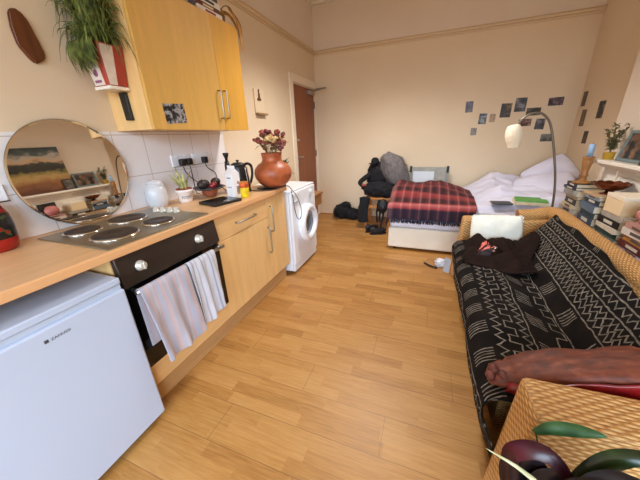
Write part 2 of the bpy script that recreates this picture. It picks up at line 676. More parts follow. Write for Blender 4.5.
# ------------------------------------------------------------------ light
wd = bpy.data.worlds.new('world')
SC.world = wd
wd.use_nodes = True
wt = wd.node_tree
bg = wt.nodes['Background']
tcw = wt.nodes.new('ShaderNodeTexCoord')
spw = wt.nodes.new('ShaderNodeSeparateXYZ')
wt.links.new(tcw.outputs['Generated'], spw.inputs[0])
rw = wt.nodes.new('ShaderNodeValToRGB')
for k_, (p_, c_) in enumerate(((.47, (.05, .045, .035, 1)), (.52, (.42, .50, .56, 1)), (.62, (.62, .80, 1.0, 1)))):
    e_ = rw.color_ramp.elements[k_] if k_ < 2 else rw.color_ramp.elements.new(p_)
    e_.position, e_.color = p_, c_
mm = wt.nodes.new('ShaderNodeMath')
mm.operation = 'MULTIPLY_ADD'
mm.inputs[1].default_value = .5
mm.inputs[2].default_value = .5
wt.links.new(spw.outputs[2], mm.inputs[0])
wt.links.new(mm.outputs[0], rw.inputs[0])
wt.links.new(rw.outputs[0], bg.inputs[0])
bg.inputs[1].default_value = 17.0
for sx, sz, lc, rt in ((WX1 - WX0, WZ1 - WZ0, ((WX0 + WX1) / 2, Y0 - .12, (WZ0 + WZ1) / 2), (radians(90), 0, 0)),
                       (SX1 - SX0, SZ1 - SZ0, (W + .12, (SX0 + SX1) / 2, (SZ0 + SZ1) / 2), (radians(90), 0, radians(90)))):
    pl = bpy.data.lights.new('window_portal', 'AREA')
    pl.shape = 'RECTANGLE'
    pl.size, pl.size_y = sx, sz
    pl.cycles.is_portal = True
    po = bpy.data.objects.new('window_portal', pl)
    COL.objects.link(po)
    po.location = lc
    po.rotation_euler = rt
SC.view_settings.view_transform = 'Standard'
SC.view_settings.look = 'None'
SC.view_settings.gamma = 1
SC.view_settings.exposure = 0.12
SC.view_settings.use_curve_mapping = False
SC.cycles.max_bounces = 10
SC.cycles.diffuse_bounces = 6
SC.cycles.caustics_reflective = False
SC.cycles.caustics_refractive = False
SC.cycles.use_denoising = True

# ------------------------------------------------------------------ unseen pendant lamp, added to brighten the far half of the room
PX, PY, PZ = 1.32, 3.5, 2.75
pend = thing('added_pendant_lamp', 'unseen white cone pendant lamp, added to brighten the far half of the room', 'lamp', (PX, PY, PZ))
MB().cyl((PX, PY, PZ + .2), (PX, PY, H - .02), .004).build('cord', mat('white_flex', (230, 228, 222), .5), pend)
MB().lathe([(.05, H - .03), (.05, H - .002), (0, H - .001)], c=(PX, PY, 0), seg=24).build('ceiling_rose', M_ceil, pend)
MB().lathe([(.19, 0), (.12, .12), (.04, .2), (.0, .2), (.0, .196), (.038, .196), (.117, .117), (.186, 0)], c=(PX, PY, PZ), seg=40, capb=False, capt=False).build('shade', mat('white_metal_shade', (236, 234, 228), .4), pend)
gb = G('lamp_bulb')
gb.b.inputs['Emission Color'].default_value = (1, .93, .84, 1)
gb.b.inputs['Emission Strength'].default_value = 25
MB().blob((PX, PY, PZ + .1), (.03, .03, .04), 0, 1, 3).build('bulb', gb.m, pend)
sl = bpy.data.lights.new('added_pendant_light', 'SPOT')  # spot added to lift the dim far end
sl.energy = 165
sl.color = (1, .96, .92)
sl.spot_size = radians(136)
sl.spot_blend = .75
sl.shadow_soft_size = .16
so = bpy.data.objects.new('added_pendant_light', sl)
COL.objects.link(so)
so.location = (PX, PY, PZ - .005)

# ================================================================== KITCHEN RUN
M_beech = wood('beech_laminate', (236, 194, 132), 'z', .38, .05)
M_beech_h = wood('beech_laminate_long', (234, 190, 130), 'y', .38, .05)
M_top = wood('beech_worktop', (220, 176, 128), 'y', .36, .07)
M_topedge = wood('beech_worktop_edge', (228, 176, 124), 'y', .36, .05)
M_plinth = wood('beech_plinth', (200, 158, 106), 'y', .45, .08)
M_nickel = mat('satin_nickel', (178, 172, 160), .35, 1)
M_black = mat('black_plastic', (22, 22, 23), .4)
M_rubber = mat('black_rubber', (18, 18, 18), .6)
M_white = mat('white_enamel', (190, 203, 226), .28)
M_white2 = mat('white_plastic', (238, 241, 248), .35)
WE = 2.972                                     # far end of the worktop

# ---- worktop (post-formed front edge)
mb = MB()
mb.box(.003, .592, .25, WE, .87, .907)
mb.mi = 1
mb.box(.592, .602, .25, WE, .87, .907, .004, 2)
tag(mb.build('worktop', [M_top, M_topedge]), 'long beech worktop running along the left wall above the fridge and oven', 'worktop')

# ---- plinth
tag(MB().box(.515, .53, 1.43, 2.95, 0, .149).build('plinth', M_plinth), 'beech plinth board along the floor under the kitchen cupboards', 'plinth')


def bar_handle(mb, p0, p1, d, r=.006):
    """flat bow handle between p0 and p1 standing d off along x"""
    p0, p1 = Vector(p0), Vector(p1)
    x = Vector((d, 0, 0))
    e = (p1 - p0).normalized() * .018
    mb.tube([p0, p0 + x * .8, p0 + x + e, p1 + x - e, p1 + x * .8, p1], r, 8)


# ---- base cupboard: drawer over a door
t = thing('base_cupboard', 'beech base cupboard with a drawer above a door, right of the oven', 'cupboard', (.3, 2.345, .15))
mb = MB()
for a, b in ((2.046, 2.062), (2.632, 2.648)):
    mb.box(.02, .56, a, b, .15, .869)
mb.box(.02, .56, 2.062, 2.632, .15, .166); mb.box(.02, .03, 2.062, 2.632, .166, .869); mb.box(.5, .56, 2.062, 2.632, .853, .869)
mb.build('carcase', M_beech, t)
dr = MB().box(.561, .58, 2.047, 2.647, .708, .866, .0025).build('drawer', M_beech_h, t)
mb = MB(); bar_handle(mb, (.58, 2.24, .784), (.58, 2.46, .784), .028, .0065); mb.build('handle', M_nickel, dr)
dd = MB().box(.561, .58, 2.047, 2.647, .152, .704, .0025).build('door', M_beech, t)
mb = MB(); bar_handle(mb, (.58, 2.622, .405), (.58, 2.622, .625), .028); mb.build('handle', M_nickel, dd)
# ---- narrow base cupboard
t = thing('narrow_cupboard', 'narrow tall-doored beech base cupboard next to the washing machine', 'cupboard', (.3, 2.8, .15))
mb = MB()
for a, b in ((2.65, 2.666), (2.934, 2.95)):
    mb.box(.02, .56, a, b, .15, .869)
mb.box(.02, .56, 2.666, 2.934, .15, .166); mb.box(.02, .03, 2.666, 2.934, .166, .869)
mb.build('carcase', M_beech, t)
dd = MB().box(.561, .58, 2.651, 2.949, .152, .866, .0025).build('door', M_beech, t)
mb = MB(); bar_handle(mb, (.58, 2.684, .575), (.58, 2.684, .79), .028); mb.build('handle', M_nickel, dd)

# ---- oven housing and oven
t = thing('oven_housing', 'beech oven housing with a plain panel under the built-in oven', 'cupboard', (.3, 1.74, .15))
mb = MB(); mb.box(.02, .56, 1.436, 1.45, .15, .869); mb.box(.02, .56, 2.03, 2.044, .15, .869); mb.box(.02, .56, 1.45, 2.03, .15, .166)
mb.build('carcase', M_beech, t)
MB().box(.561, .58, 1.436, 2.044, .152, .272, .0025).build('panel', M_beech_h, t)
M_ovenglass = mat('black_oven_glass', (14, 13, 13), .08)
M_brown_enamel = mat('dark_brown_enamel', (66, 54, 46), .3, .4)
t = thing('oven', 'built-in electric oven with dark brown control panel and black glass door', 'oven', (.3, 1.74, .28))
MB().box(.04, .56, 1.456, 2.024, .28, .852).build('oven_body', M_dark_metal, t)
MB().hexa([(.561, 1.44, .727), (.606, 1.44, .727), (.606, 2.04, .727), (.561, 2.04, .727),
           (.561, 1.44, .866), (.586, 1.44, .866), (.586, 2.04, .866), (.561, 2.04, .866)], .004).build('control_panel', M_brown_enamel, t)
dd = MB().box(.561, .59, 1.44, 2.04, .277, .724, .005).build('door', M_ovenglass, t)
mb = MB()
mb.tube([(.64, 1.455, .705), (.64, 2.025, .705)], .0095, 12)
for y in (1.475, 2.005):
    mb.cyl((.588, y, .705), (.64, y, .705), .008)
mb.build('handle', M_steel, dd)
M_knob = mat('pale_knob', (206, 202, 192), .3, .3)
for y in (1.535, 1.885):
    fr = frame((.5965, y, .798), (0, 1, 0), Vector((-.142, 0, .99)), Vector((.99, 0, .142)))
    mb = MB(); mb.lathe([(.024, 0), (.024, .004), (.019, .006), (.0175, .024), (.014, .027), (.0, .027)], M=fr, seg=24)
    mb.obox(fr @ Matrix.Translation((0, 0, .028)), .008, .034, .012, .002)
    mb.build('knob', M_knob, t)


# ---- tea towels over the oven handle
def towel_mat(name, stops, period, base):
    g = G(name).pr(.9)
    uv, u, v = g.uv()
    f = g.ma('FRACT', g.ma('DIVIDE', u, period))
    c = g.ramp(f, stops)
    n = g.noise(g.mapped(uv, (8, 3, 1)), 4, 3)
    g.color(g.mix(g.ma('MULTIPLY', n, .35), c, lin(base)))
    g.bump(g.noise(g.mapped(uv, (400, 400, 1)), 2, 2), .15, .002)
    return g.m


def towel(name, y0, y1, front, back, seed, m, label, skew=0.0, wmul=1.0, xo=.0):
    cx, cz, r = .64, .705, .0138
    L = front + back + pi * r
    wd = y1 - y0

    def fn(u, v):
        s = v * L
        y = y0 + wd * u
        amp = .0
        if s < back:
            x, z = cx - r, cz - (back - s)
            hang = (back - s) / front
        elif s < back + pi * r:
            a = (s - back) / r
            x, z = cx - r * cos(a), cz + r * sin(a)
            hang = 0
        else:
            h = s - back - pi * r
            hang = h / front
            x, z = cx + r, cz - h
            fold = .5 + .5 * sin(u * 2 * pi * 2.3 + seed + .6 * sin(hang * 3 + seed))
            x += hang ** .6 * (.012 + .022 * fold) + .004 * nz(u * 6, hang * 5, seed)
            y += skew * hang * (.35 + .65 * u) + .012 * hang * sin(u * 14 + seed) - .02 * hang * (u - .5)
            z += .012 * hang * sin(u * 5 + seed) + hang * .03 * (u - .5) * wmul
        return (x + xo, y, z)
    mb = MB()
    mb.grid(fn, 44, 60, lambda u, v: (u * wd, v * L), .0032)
    o = mb.build(name, m)
    o.modifiers.new('soft', 'SUBSURF').render_levels = 1
    tag(o, label, 'tea towel', 'tea towels on the oven handle')


M_tw1 = towel_mat('pink_striped_towel', [(0, (170, 172, 190)), (.2, (164, 170, 190)), (.3, (190, 166, 168)), (.45, (196, 176, 176)), (.58, (172, 176, 194)), (.78, (192, 188, 196)), (.9, (188, 162, 164)), (1, (170, 172, 190))], .07, (196, 186, 192))
M_tw2 = towel_mat('blue_striped_towel', [(0, (206, 208, 218)), (.28, (196, 200, 214)), (.37, (120, 128, 150)), (.46, (196, 200, 212)), (.7, (208, 206, 212)), (.78, (146, 150, 168)), (.86, (204, 204, 214)), (1, (206, 208, 218))], .06, (208, 206, 214))
towel('tea_towel', 1.463, 1.725, .40, .30, 1.0, M_tw1, 'pink and grey-blue striped tea towel at the left end of the oven handle', .015, 1.0)
towel('tea_towel', 1.732, 1.93, .36, .25, 3.1, M_tw2, 'white tea towel with thin blue-grey stripes at the right end of the oven handle', .01, .6)

# ---- fridge
FX, FY0, FY1, FT = .642, .86, 1.418, .803
t = thing('fridge', 'white under-counter fridge in front on the left, beside the oven', 'fridge', (.33, 1.14, 0))
MB().box(.06, .588, FY0 + .004, FY1 - .004, .03, FT - .03, .004).build('cabinet', M_white, t)
MB().box(.05, FX - .012, FY0, FY1, FT - .029, FT, .006).build('top_panel', M_white, t)
dd = MB().box(.594, FX, FY0, FY1, .04, FT - .05, .009, 3).build('door', M_white, t)
mb = MB(); mb.box(.6, FX - .016, FY0 + .004, FY1 - .004, FT - .0495, FT - .0295)
mb.build('handle_recess', mat('grey_blue_plastic', (186, 196, 214), .4), t)
M_logo = mat('dark_grey_print', (70, 72, 80), .5)
text_mesh('ZANUSSI', .0145, frame((FX + .0004, 1.152, .703), (0, 1, 0), (0, 0, 1), (1, 0, 0)), .0003, 'lettering', M_logo, dd)
mb = MB()
fr = frame((FX + .0001, 1.134, .7025), (0, 1, 0), (0, 0, 1), (1, 0, 0))
mb.prism([(0, 0), (.012, 0), (.012, .012), (0, .012)], fr, .0006)
mb.build('emblem', M_logo, dd)
for y in (FY0 + .05, FY1 - .05):
    for x in (.12, .56):
        MB().cyl((x, y, 0), (x, y, .03), .016).build('foot', M_black, t)

# ---- hob
M_hob = mat('brown_steel_hob', (138, 126, 104), .3, .6, .06, 3)
M_plate = mat('cast_iron_plate', (58, 47, 42), .5, .25, .12, 30)
M_chrome = mat('chrome_ring', (215, 212, 205), .15, 1)
t = thing('hob', 'four-ring electric hob set into the worktop in front of the mirror', 'hob', (.33, 1.725, .907))
mb = MB(); mb.box(.082, .58, 1.435, 2.015, .9072, .9135, .003)
mb.build('hob_plate', M_hob, t)
for x, y, r in ((.2, 1.565, .074), (.425, 1.575, .094), (.21, 1.785, .092), (.44, 1.795, .074)):
    mb = MB(); mb.lathe([(r + .008, .0), (r + .008, .004), (r, .0085), (r - .004, .0085)], c=(x, y, .9136), seg=40)
    ring = mb.build('ring', M_chrome, t)
    mb = MB(); mb.lathe([(r - .004, .002), (r - .002, .011), (r - .008, .013), (r * .35, .013), (r * .33, .0115), (0, .0115)], c=(x, y, .9136), seg=40)
    mb.build('hot_plate', M_plate, ring)
for i, (x, y) in enumerate(((.215, 1.965), (.265, 1.972), (.315, 1.979), (.362, 1.986))):
    mb = MB(); mb.lathe([(.021, 0), (.021, .003), (.0165, .005), (.0155, .022), (.0125, .025), (0, .025)], c=(x, y, .9136), seg=20)
    mb.obox(Matrix.Translation((x, y, .9136 + .026)), .03, .007, .009, .002)
    mb.build('knob', M_knob, t)

# ---- washing machine
t = thing('washing_machine', 'white front-loading washing machine at the end of the worktop', 'washing machine', (.33, 3.29, 0))
mb = MB(); mb.box(.05, .59, 3.0, 3.575, .03, .832, .006)
mb.build('cabinet', M_white2, t)
MB().box(.045, .612, 2.998, 3.577, .833, .85, .006).build('top_panel', M_white2, t)
fp = MB().box(.591, .622, 3.0, 3.575, .1, .83, .012, 3).build('front_panel', M_white2, t)
MB().box(.591, .612, 3.004, 3.571, .03, .098, .004).build('kick_panel', M_white2, t)
mb = MB(); mb.box(.6225, .627, 3.012, 3.17, .735, .81, .002); mb.box(.627, .638, 3.05, 3.13, .74, .752, .003)
mb.build('detergent_drawer', mat('white_drawer', (226, 227, 230), .4), t)
fr = frame((.6225, 3.44, .772), (0, 1, 0), (0, 0, 1), (1, 0, 0))
mb = MB(); mb.lathe([(.03, 0), (.029, .006), (.024, .008), (.022, .022), (0, .023)], M=fr, seg=24); mb.obox(fr @ Matrix.Translation((0, 0, .024)), .007, .04, .008, .002)
mb.build('dial', mat('light_grey_dial', (205, 206, 210), .35), t)
dc = (3.30, .475)
fr = frame((.6235, dc[0], dc[1]), (0, 1, 0), (0, 0, 1), (1, 0, 0))
mb = MB(); mb.lathe([(.19, 0), (.196, .02), (.19, .052), (.172, .066), (.142, .064), (.128, .044), (.126, .004)], M=fr, seg=48, capb=False, capt=False)
dd = mb.build('door', M_white2, t)
mb = MB(); mb.lathe([(.1255, .006), (.116, .03), (.08, .012), (.04, .004), (0, .002)], M=fr, seg=40, capb=False)
mb.build('door_glass', mat('dark_door_glass', (96, 104, 116), .06, .0, **{'Coat Weight': .6}), dd)
mb = MB(); mb.obox(fr @ Matrix.Translation((.182, 0, .058)), .012, .09, .012, .004)
mb.build('door_handle', M_white2, dd)
for y in (3.05, 3.52):
    for x in (.12, .55):
        MB().cyl((x, y, 0), (x, y, .031), .018).build('foot', M_black, t)

# ---- wall cupboard
UZ0, UZ1 = 1.385, 2.105
t = thing('wall_cupboard', 'two-door beech wall cupboard above the worktop', 'cupboard', (.15, 2.465, UZ0))
mb = MB()
mb.box(.002, .29, 2.012, 2.03, UZ0, UZ1); mb.box(.002, .29, 2.902, 2.92, UZ0, UZ1)
mb.box(.002, .29, 2.03, 2.902, UZ0, UZ0 + .018); mb.box(.002, .29, 2.03, 2.902, UZ1 - .018, UZ1); mb.box(.002, .01, 2.03, 2.902, UZ0 + .018, UZ1 - .018)
mb.build('carcase', M_beech, t)
M_beech_amber = wood('amber_beech_laminate', (220, 166, 70), 'z', .35, .05)
dd = MB().box(.2915, .31, 2.013, 2.624, UZ0 - .002, UZ1, .002).build('door', wood('door_beech', (220, 174, 92), 'z', .35, .05), t)
mb = MB(); bar_handle(mb, (.31, 2.594, 1.462), (.31, 2.594, 1.645), .028, .0055); mb.build('handle', M_nickel, dd)
dd = MB().box(.2915, .31, 2.627, 2.919, UZ0 - .002, UZ1, .002).build('door', M_beech_amber, t)
mb = MB(); bar_handle(mb, (.31, 2.657, 1.465), (.31, 2.657, 1.65), .028, .0055); mb.build('handle', M_nickel, dd)


# ------------------------------------------------------------------ photo prints
def photo_mat(name, cols, scale, seed, rough=.35):
    g = G(name).pr(rough)
    v = g.mapped(g.obj(), (1, 1, 1), (0, 0, 0), (seed, seed * .7, seed * 1.3))
    f = g.noise(v, scale, 4, .6)
    n = len(cols)
    cols = [tuple(v * .78 for v in c) for c in cols]
    g.color(g.ramp(f, [(.37 + .27 * i / max(1, n - 1), c) for i, c in enumerate(cols)], 'EASE'))
    return g.m


def print_on(name, M, w, h, cols, label, cat='photo', group=None, scale=18, seed=1, border=0):
    """flat paper print: M origin at its centre, local z out of the wall"""
    mb = MB()
    mb.obox(M @ Matrix.Translation((0, 0, .0008)), w, h, .0012)
    ms = [photo_mat(name + '_print', cols, scale, seed)]
    if border:
        ms = [mat('photo_border', (232, 228, 220), .5), ms[0]]
        mb.mi = 1
        mb.obox(M @ Matrix.Translation((0, 0, .0018)), w - border, h - border, .0006)
    o = mb.build(name, ms)
    tag(o, label, cat, group)
    return o


print_on('photo', frame((.3102, 2.178, 1.473), (0, 1, 0), (0, 0, 1), (1, 0, 0)) @ Matrix.Rotation(.06, 4, 'Z'), .155, .108,
         [(18, 17, 18), (42, 40, 44), (222, 220, 224), (40, 38, 40)], 'black and white photo stuck to the wall cupboard door', scale=17, seed=3)

# ---- books and dried leaf on top of the wall cupboard
def book(name, c, L, D, T, col, label, group, ang=0.0, up=0.0, pages=(228, 216, 192), stripe=None, M=None, cat='book'):
    """lying book: spine along local y facing -x, bottom centre at c"""
    t = thing(name, label, cat, (0, 0, 0), group)
    b = .0025
    R_ = Matrix.Rotation(ang, 4, 'Z')
    if M is not None:
        R_ = M
    mb = MB()
    def bx(x0, x1, y0, y1, z0, z1, bv=0):
        mb.hexa([R_ @ Vector(p) for p in ((x0, y0, z0), (x1, y0, z0), (x1, y1, z0), (x0, y1, z0), (x0, y0, z1), (x1, y0, z1), (x1, y1, z1), (x0, y1, z1))], bv, 1)
    bx(-D / 2, D / 2, -L / 2, L / 2, 0, b)
    bx(-D / 2, D / 2, -L / 2, L / 2, T - b, T)
    bx(-D / 2, -D / 2 + b * 1.2, -L / 2, L / 2, b, T - b)
    mb.build('cover', mat('book_cover', col, .5, 0, .05, 20), t, local=True)
    mb = MB()
    bx(-D / 2 + b * 1.2, D / 2 - .004, -L / 2 + .003, L / 2 - .003, b, T - b)
    mb.build('pages', mat('book_pages', pages, .9), t, local=True)
    if stripe and T > .012:
        mb = MB()
        bx(-D / 2 - .0006, -D / 2 + .0002, -L * .22, L * .2, T * .28, T * .72)
        mb.build('spine_title', mat('spine_print', stripe, .6), t, local=True)
    t.location = c
    return t


GB = 'books on top of the wall cupboard'
z = UZ1 + .001
# spines face the room (+x): rotate half a turn
for T, L, D, col, st, lb, yo in ((.03, .24, .17, (226, 220, 210), (150, 60, 50), 'white-spined book at the bottom of the pile on the wall cupboard', 0.0),
                                 (.028, .23, .16, (96, 40, 38), (220, 200, 160), 'dark red book second from the bottom of the pile on the wall cupboard', -.01),
                                 (.034, .22, .16, (228, 222, 212), (60, 60, 70), 'pale thick book third up in the pile on the wall cupboard', .008),
                                 (.026, .21, .15, (70, 66, 72), (210, 205, 190), 'charcoal book on top of the pile on the wall cupboard', -.004)):
    book('book', (.212, 2.66 + yo, z), L, D, T, col, lb, GB, ang=pi + .05 * nz(yo * 50, 3), stripe=st)
    z += T + .0006
z = UZ1 + .001
for T, L, D, col, lb in ((.035, .2, .14, (58, 62, 84), 'navy book lying alone on the wall cupboard left of the pile'), (.024, .19, .13, (150, 64, 52), 'red paperback lying on the navy book on the wall cupboard')):
    book('book', (.225, 2.42, z), L, D, T, col, lb, GB, ang=pi - .06, stripe=(215, 205, 190))
    z += T + .0006

M_dry = mat('dried_leaf', (176, 122, 48), .7, 0, .2, 20)
M_dry2 = mat('dry_stem', (120, 96, 54), .7)
t = thing('dried_plant', 'dried ochre leaf spray hanging over the right end of the wall cupboard', 'plant', (.24, 2.86, UZ1 + .001))
mb = MB()
mb.lathe([(.035, 0), (.045, .02), (.05, .07), (.046, .075), (.042, .07), (.03, .02)], c=(.2, 2.862, UZ1 + .001), seg=20)
mb.build('pot', mat('brown_pot', (120, 84, 52), .6), t)
mb = MB()
mb.tube(spline([(.21, 2.865, UZ1 + .02), (.23, 2.88, UZ1 + .12), (.27, 2.925, UZ1 + .13), (.3, 2.95, UZ1 + .02), (.31, 2.955, UZ1 - .1)]), .0035, 6)
mb.tube(spline([(.2, 2.86, UZ1 + .03), (.2, 2.9, UZ1 + .12), (.14, 3.0, UZ1 + .16), (.06, 3.12, UZ1 + .1), (.03, 3.2, UZ1 + .02)]), .003, 6)
mb.build('stem', M_dry2, t)
mb = MB()
mb.leaf(spline([(.26, 2.91, UZ1 + .13), (.31, 2.945, UZ1 + .03), (.325, 2.95, UZ1 - .06)]), .05, (1, 0, 0), .3)
mb.leaf(spline([(.2, 2.87, UZ1 + .1), (.27, 2.9, UZ1 + .07), (.325, 2.915, UZ1 - .03)]), .045, (1, 0, 0), .3)
mb.leaf(spline([(.3, 2.945, UZ1 - .02), (.318, 2.952, UZ1 - .1), (.32, 2.955, UZ1 - .16)]), .03, (1, 0, 0), .3)
mb.build('leaf', M_dry, t)

# ---- planter on the side of the cupboard, and the black strip below it
t = thing('hanging_planter', 'red and white tin planter with a bushy trailing plant on the wall cupboard side', 'plant', (.14, 1.94, 1.585))
M_red = mat('planter_red', (168, 62, 50), .5, 0, .08, 12)
mb = MB()
mb.hexa([(.085, 1.905, 1.6), (.195, 1.905, 1.6), (.195, 2.004, 1.6), (.085, 2.004, 1.6),
         (.062, 1.876, 1.785), (.222, 1.876, 1.785), (.222, 2.009, 1.785), (.062, 2.009, 1.785)], .006)
pot = mb.build('pot', M_red, t)
mb = MB(); mb.box(.08, .2, 1.9, 2.008, 1.583, 1.6, .004)
mb.build('base_rim', M_white_gloss, t)
mb = MB()
fr = frame((.14, 1.9045, 1.604), (1, 0, 0), Vector((0, -.155, .988)), Vector((0, -.988, -.155)))
mb.prism([(-.05, .0), (.028, .0), (.036, .175), (-.066, .175)], fr, .0012)
fr2 = frame((.1955, 1.954, 1.604), (0, 1, 0), Vector((.145, 0, .99)), Vector((.99, 0, -.145)))
mb.prism([(-.046, 0), (-.006, 0), (-.002, .175), (-.07, .175)], fr2, .0012)
lp = mb.build('paper_label', mat('planter_label', (226, 214, 204), .6, 0, .04, 30), pot)
mb = MB(); mb.lathe([(.016, 0), (.016, .0008), (.0, .0008)], M=fr @ Matrix.Translation((-.012, .055, .0013)), seg=18); mb.prism([(-.04, .012), (.012, .012), (.012, .024), (-.04, .024)], fr @ Matrix.Translation((0, 0, .0013)), .0005)
mb.build('label_print', mat('label_purple', (150, 92, 128), .6), pot)


def foliage_mat(name, a, b, c, rough=.5):
    g = G(name).pr(rough)
    g.color(g.ramp(g.noise(g.obj(), 22, 3), [(.3, a), (.5, b), (.72, c)]))
    g.b.inputs['Subsurface Weight'].default_value = .0
    return g.m


rnd = random.Random(4)
mb = MB()
for i in range(330):
    a = rnd.uniform(0, 2 * pi)
    r0_ = rnd.uniform(0, .06)
    p = Vector((.15 + r0_ * cos(a), 1.935 + .6 * r0_ * sin(a), 1.782))
    out = rnd.uniform(.05, .15)
    hgt = rnd.uniform(.05, .36)
    dx, dy = cos(a) * out * 1.05, min(.05, sin(a) * out * .8)
    q1 = p + Vector((dx * .3, dy * .3, hgt * .7))
    q2 = p + Vector((dx * .9 - .01, dy * .9, hgt))
    q3 = p + Vector((dx * 1.15 - .01, dy * 1.15, hgt - rnd.uniform(.02, .2)))
    pts = bez(p, q1, q2, q3, 8)
    pts = [Vector((max(.012, v.x), min(2.0, v.y), v.z)) for v in pts]
    mb.leaf(pts, rnd.uniform(.006, .011), (cos(a), sin(a), .3), .3, .0008)
for i in range(130):                            # stems trailing down the front of the pot
    x = rnd.uniform(.06, .23)
    p = Vector((x, 1.88, 1.785))
    ln_ = rnd.uniform(.05, .15) * (1 if x < .17 else .8)
    pts = bez(p, p + Vector((rnd.uniform(-.02, .02), -.04, .03)), p + Vector((rnd.uniform(-.03, .02), -.05, -ln_ * .5)), p + Vector((rnd.uniform(-.03, .03), -.012, -ln_)), 8)
    mb.leaf(pts, rnd.uniform(.006, .01), (0, -1, .2), .3, .0008)
mb.build('foliage', foliage_mat('trailing_green', (44, 54, 18), (84, 98, 36), (134, 142, 72)), t)
mb = MB(); mb.hexa([(.122, 1.994, 1.438), (.172, 1.994, 1.438), (.172, 2.0122, 1.438), (.122, 2.0122, 1.438),
                    (.116, 1.994, 1.58), (.166, 1.994, 1.58), (.166, 2.0122, 1.58), (.116, 2.0122, 1.58)], .003)
tag(mb.build('black_strip', M_black), 'black rectangular strip fixed to the wall cupboard side below the planter', 'strip')

# ---- wooden plaque on the wall
pq = [(1.676, 1.871), (1.698, 1.889), (1.717, 1.884), (1.732, 1.866), (1.743, 1.838), (1.752, 1.77), (1.763, 1.729), (1.754, 1.701), (1.712, 1.677), (1.694, 1.695), (1.668, 1.742), (1.666, 1.806)]
mb = MB()
fr = frame((-.0004, 0, 0), (0, 1, 0), (0, 0, 1), (1, 0, 0))
mb.prism(pq, fr, .018)
bmesh.ops.bevel(mb.bm, geom=mb.bm.edges[:], offset=.006, segments=3, affect='EDGES')
o = mb.build('wooden_plaque', wood('dark_carved_wood', (98, 54, 28), 'z', .45, .3))
tag(o, 'oblong dark brown wooden plaque hung high on the left wall', 'plaque')

# ---- cream wall plaque past the cupboard
t = thing('wall_plaque', 'small cream wall plaque with a dark figure, on the wall right of the wall cupboard', 'plaque', (.01, 3.61, 1.56))
M_cream = mat('cream_plaster', (228, 208, 178), .6)
mb = MB(); mb.box(.0005, .016, 3.52, 3.70, 1.57, 1.80, .003); mb.build('backplate', M_cream, t)
mb = MB(); mb.box(.0005, .04, 3.53, 3.72, 1.552, 1.5695, .002); mb.build('shelf', mat('plaque_shelf', (150, 118, 80), .6), t)
mb = MB()
fr = frame((.016, 3.6, 1.69), (0, 1, 0), (0, 0, 1), (1, 0, 0))
mb.prism([(-.035, 0), (.03, 0), (.034, .02), (.016, .03), (.018, .06), (.008, .085), (.014, .1), (.004, .112), (-.008, .1), (-.004, .08), (-.012, .05), (-.014, .028), (-.035, .018)], fr, .006)
mb.build('figure', mat('plaque_figure', (104, 66, 44), .6), t)

# ---- mirror leaning on the wall
MR, lean = .267, radians(3.1)
g = G('mirror_glass').pr(.015, 1)
g.color(lin((232, 226, 216)))
t = thing('round_mirror', 'large round frameless mirror leaning against the tiles behind the hob', 'mirror', (.045, 1.712, .909))
zc = .909 + MR * cos(lean)
xc = .0125 + MR * sin(lean) + .004
fr = frame((xc, 1.712, zc), (0, 1, 0), Vector((-sin(lean), 0, cos(lean))), Vector((cos(lean), 0, sin(lean))))
mb = MB(); mb.lathe([(MR - .006, -.004), (MR, -.002), (MR, .001), (MR - .007, .0025), (0, .0025)], M=fr, seg=96, capb=True)
mb.build('glass', g.m, t)
mb = MB(); mb.lathe([(MR + .0004, -.0045), (MR + .0016, -.0035), (MR + .0016, .0), (MR + .0003, .0006)], M=fr, seg=96, capb=False, capt=False)
mb.build('edge', mat('mirror_edge', (128, 116, 100), .3, .6), t)
for f in bpy.data.objects['glass'].data.polygons:
    f.use_smooth = False

# ================================================================== THINGS ON THE WORKTOP
WT = .9075
# red lacquer vase
g = G('red_black_lacquer').pr(.25)
sp = g.n('ShaderNodeSeparateXYZ'); g.l(g.obj(), sp.inputs[0])
band = g.ma('MULTIPLY', g.ma('GREATER_THAN', sp.outputs[2], .055), g.ma('LESS_THAN', sp.outputs[2], .16))
f = g.noise(g.obj(), 26, 3)
pat = g.ramp(f, [(.42, (28, 24, 22)), (.52, (52, 74, 40)), (.6, (150, 36, 28))], 'CONSTANT')
g.color(g.mix(band, lin((158, 30, 24)), pat))
mb = MB(); mb.lathe([(.056, 0), (.064, .006), (.073, .04), (.077, .1), (.074, .15), (.06, .188), (.036, .205), (.03, .212), (.026, .212), (.024, .19), (0, .19)], c=(.088, 1.302, WT), seg=36)
tag(mb.build('lacquer_vase', g.m), 'red and black patterned vase at the left edge, on the worktop beside the mirror', 'vase')

# wall socket at the left of the mirror
t = thing('wall_socket', 'white wall socket low on the tiles at the left edge of the mirror', 'socket', (.01, 1.36, 1.09))
MB().box(.0092, .018, 1.30, 1.425, 1.095, 1.165, .003).build('faceplate', M_white2, t)
mb = MB(); mb.box(.0092, .0125, 1.295, 1.43, 1.09, 1.0948, .001); mb.build('shadow_line', M_rubber, t)  # black strip standing in for the shade under the faceplate
for y in (1.34, 1.39):
    mb = MB(); mb.box(.018, .0215, y - .007, y + .007, 1.135, 1.15, .001); mb.build('switch', M_white2, t)

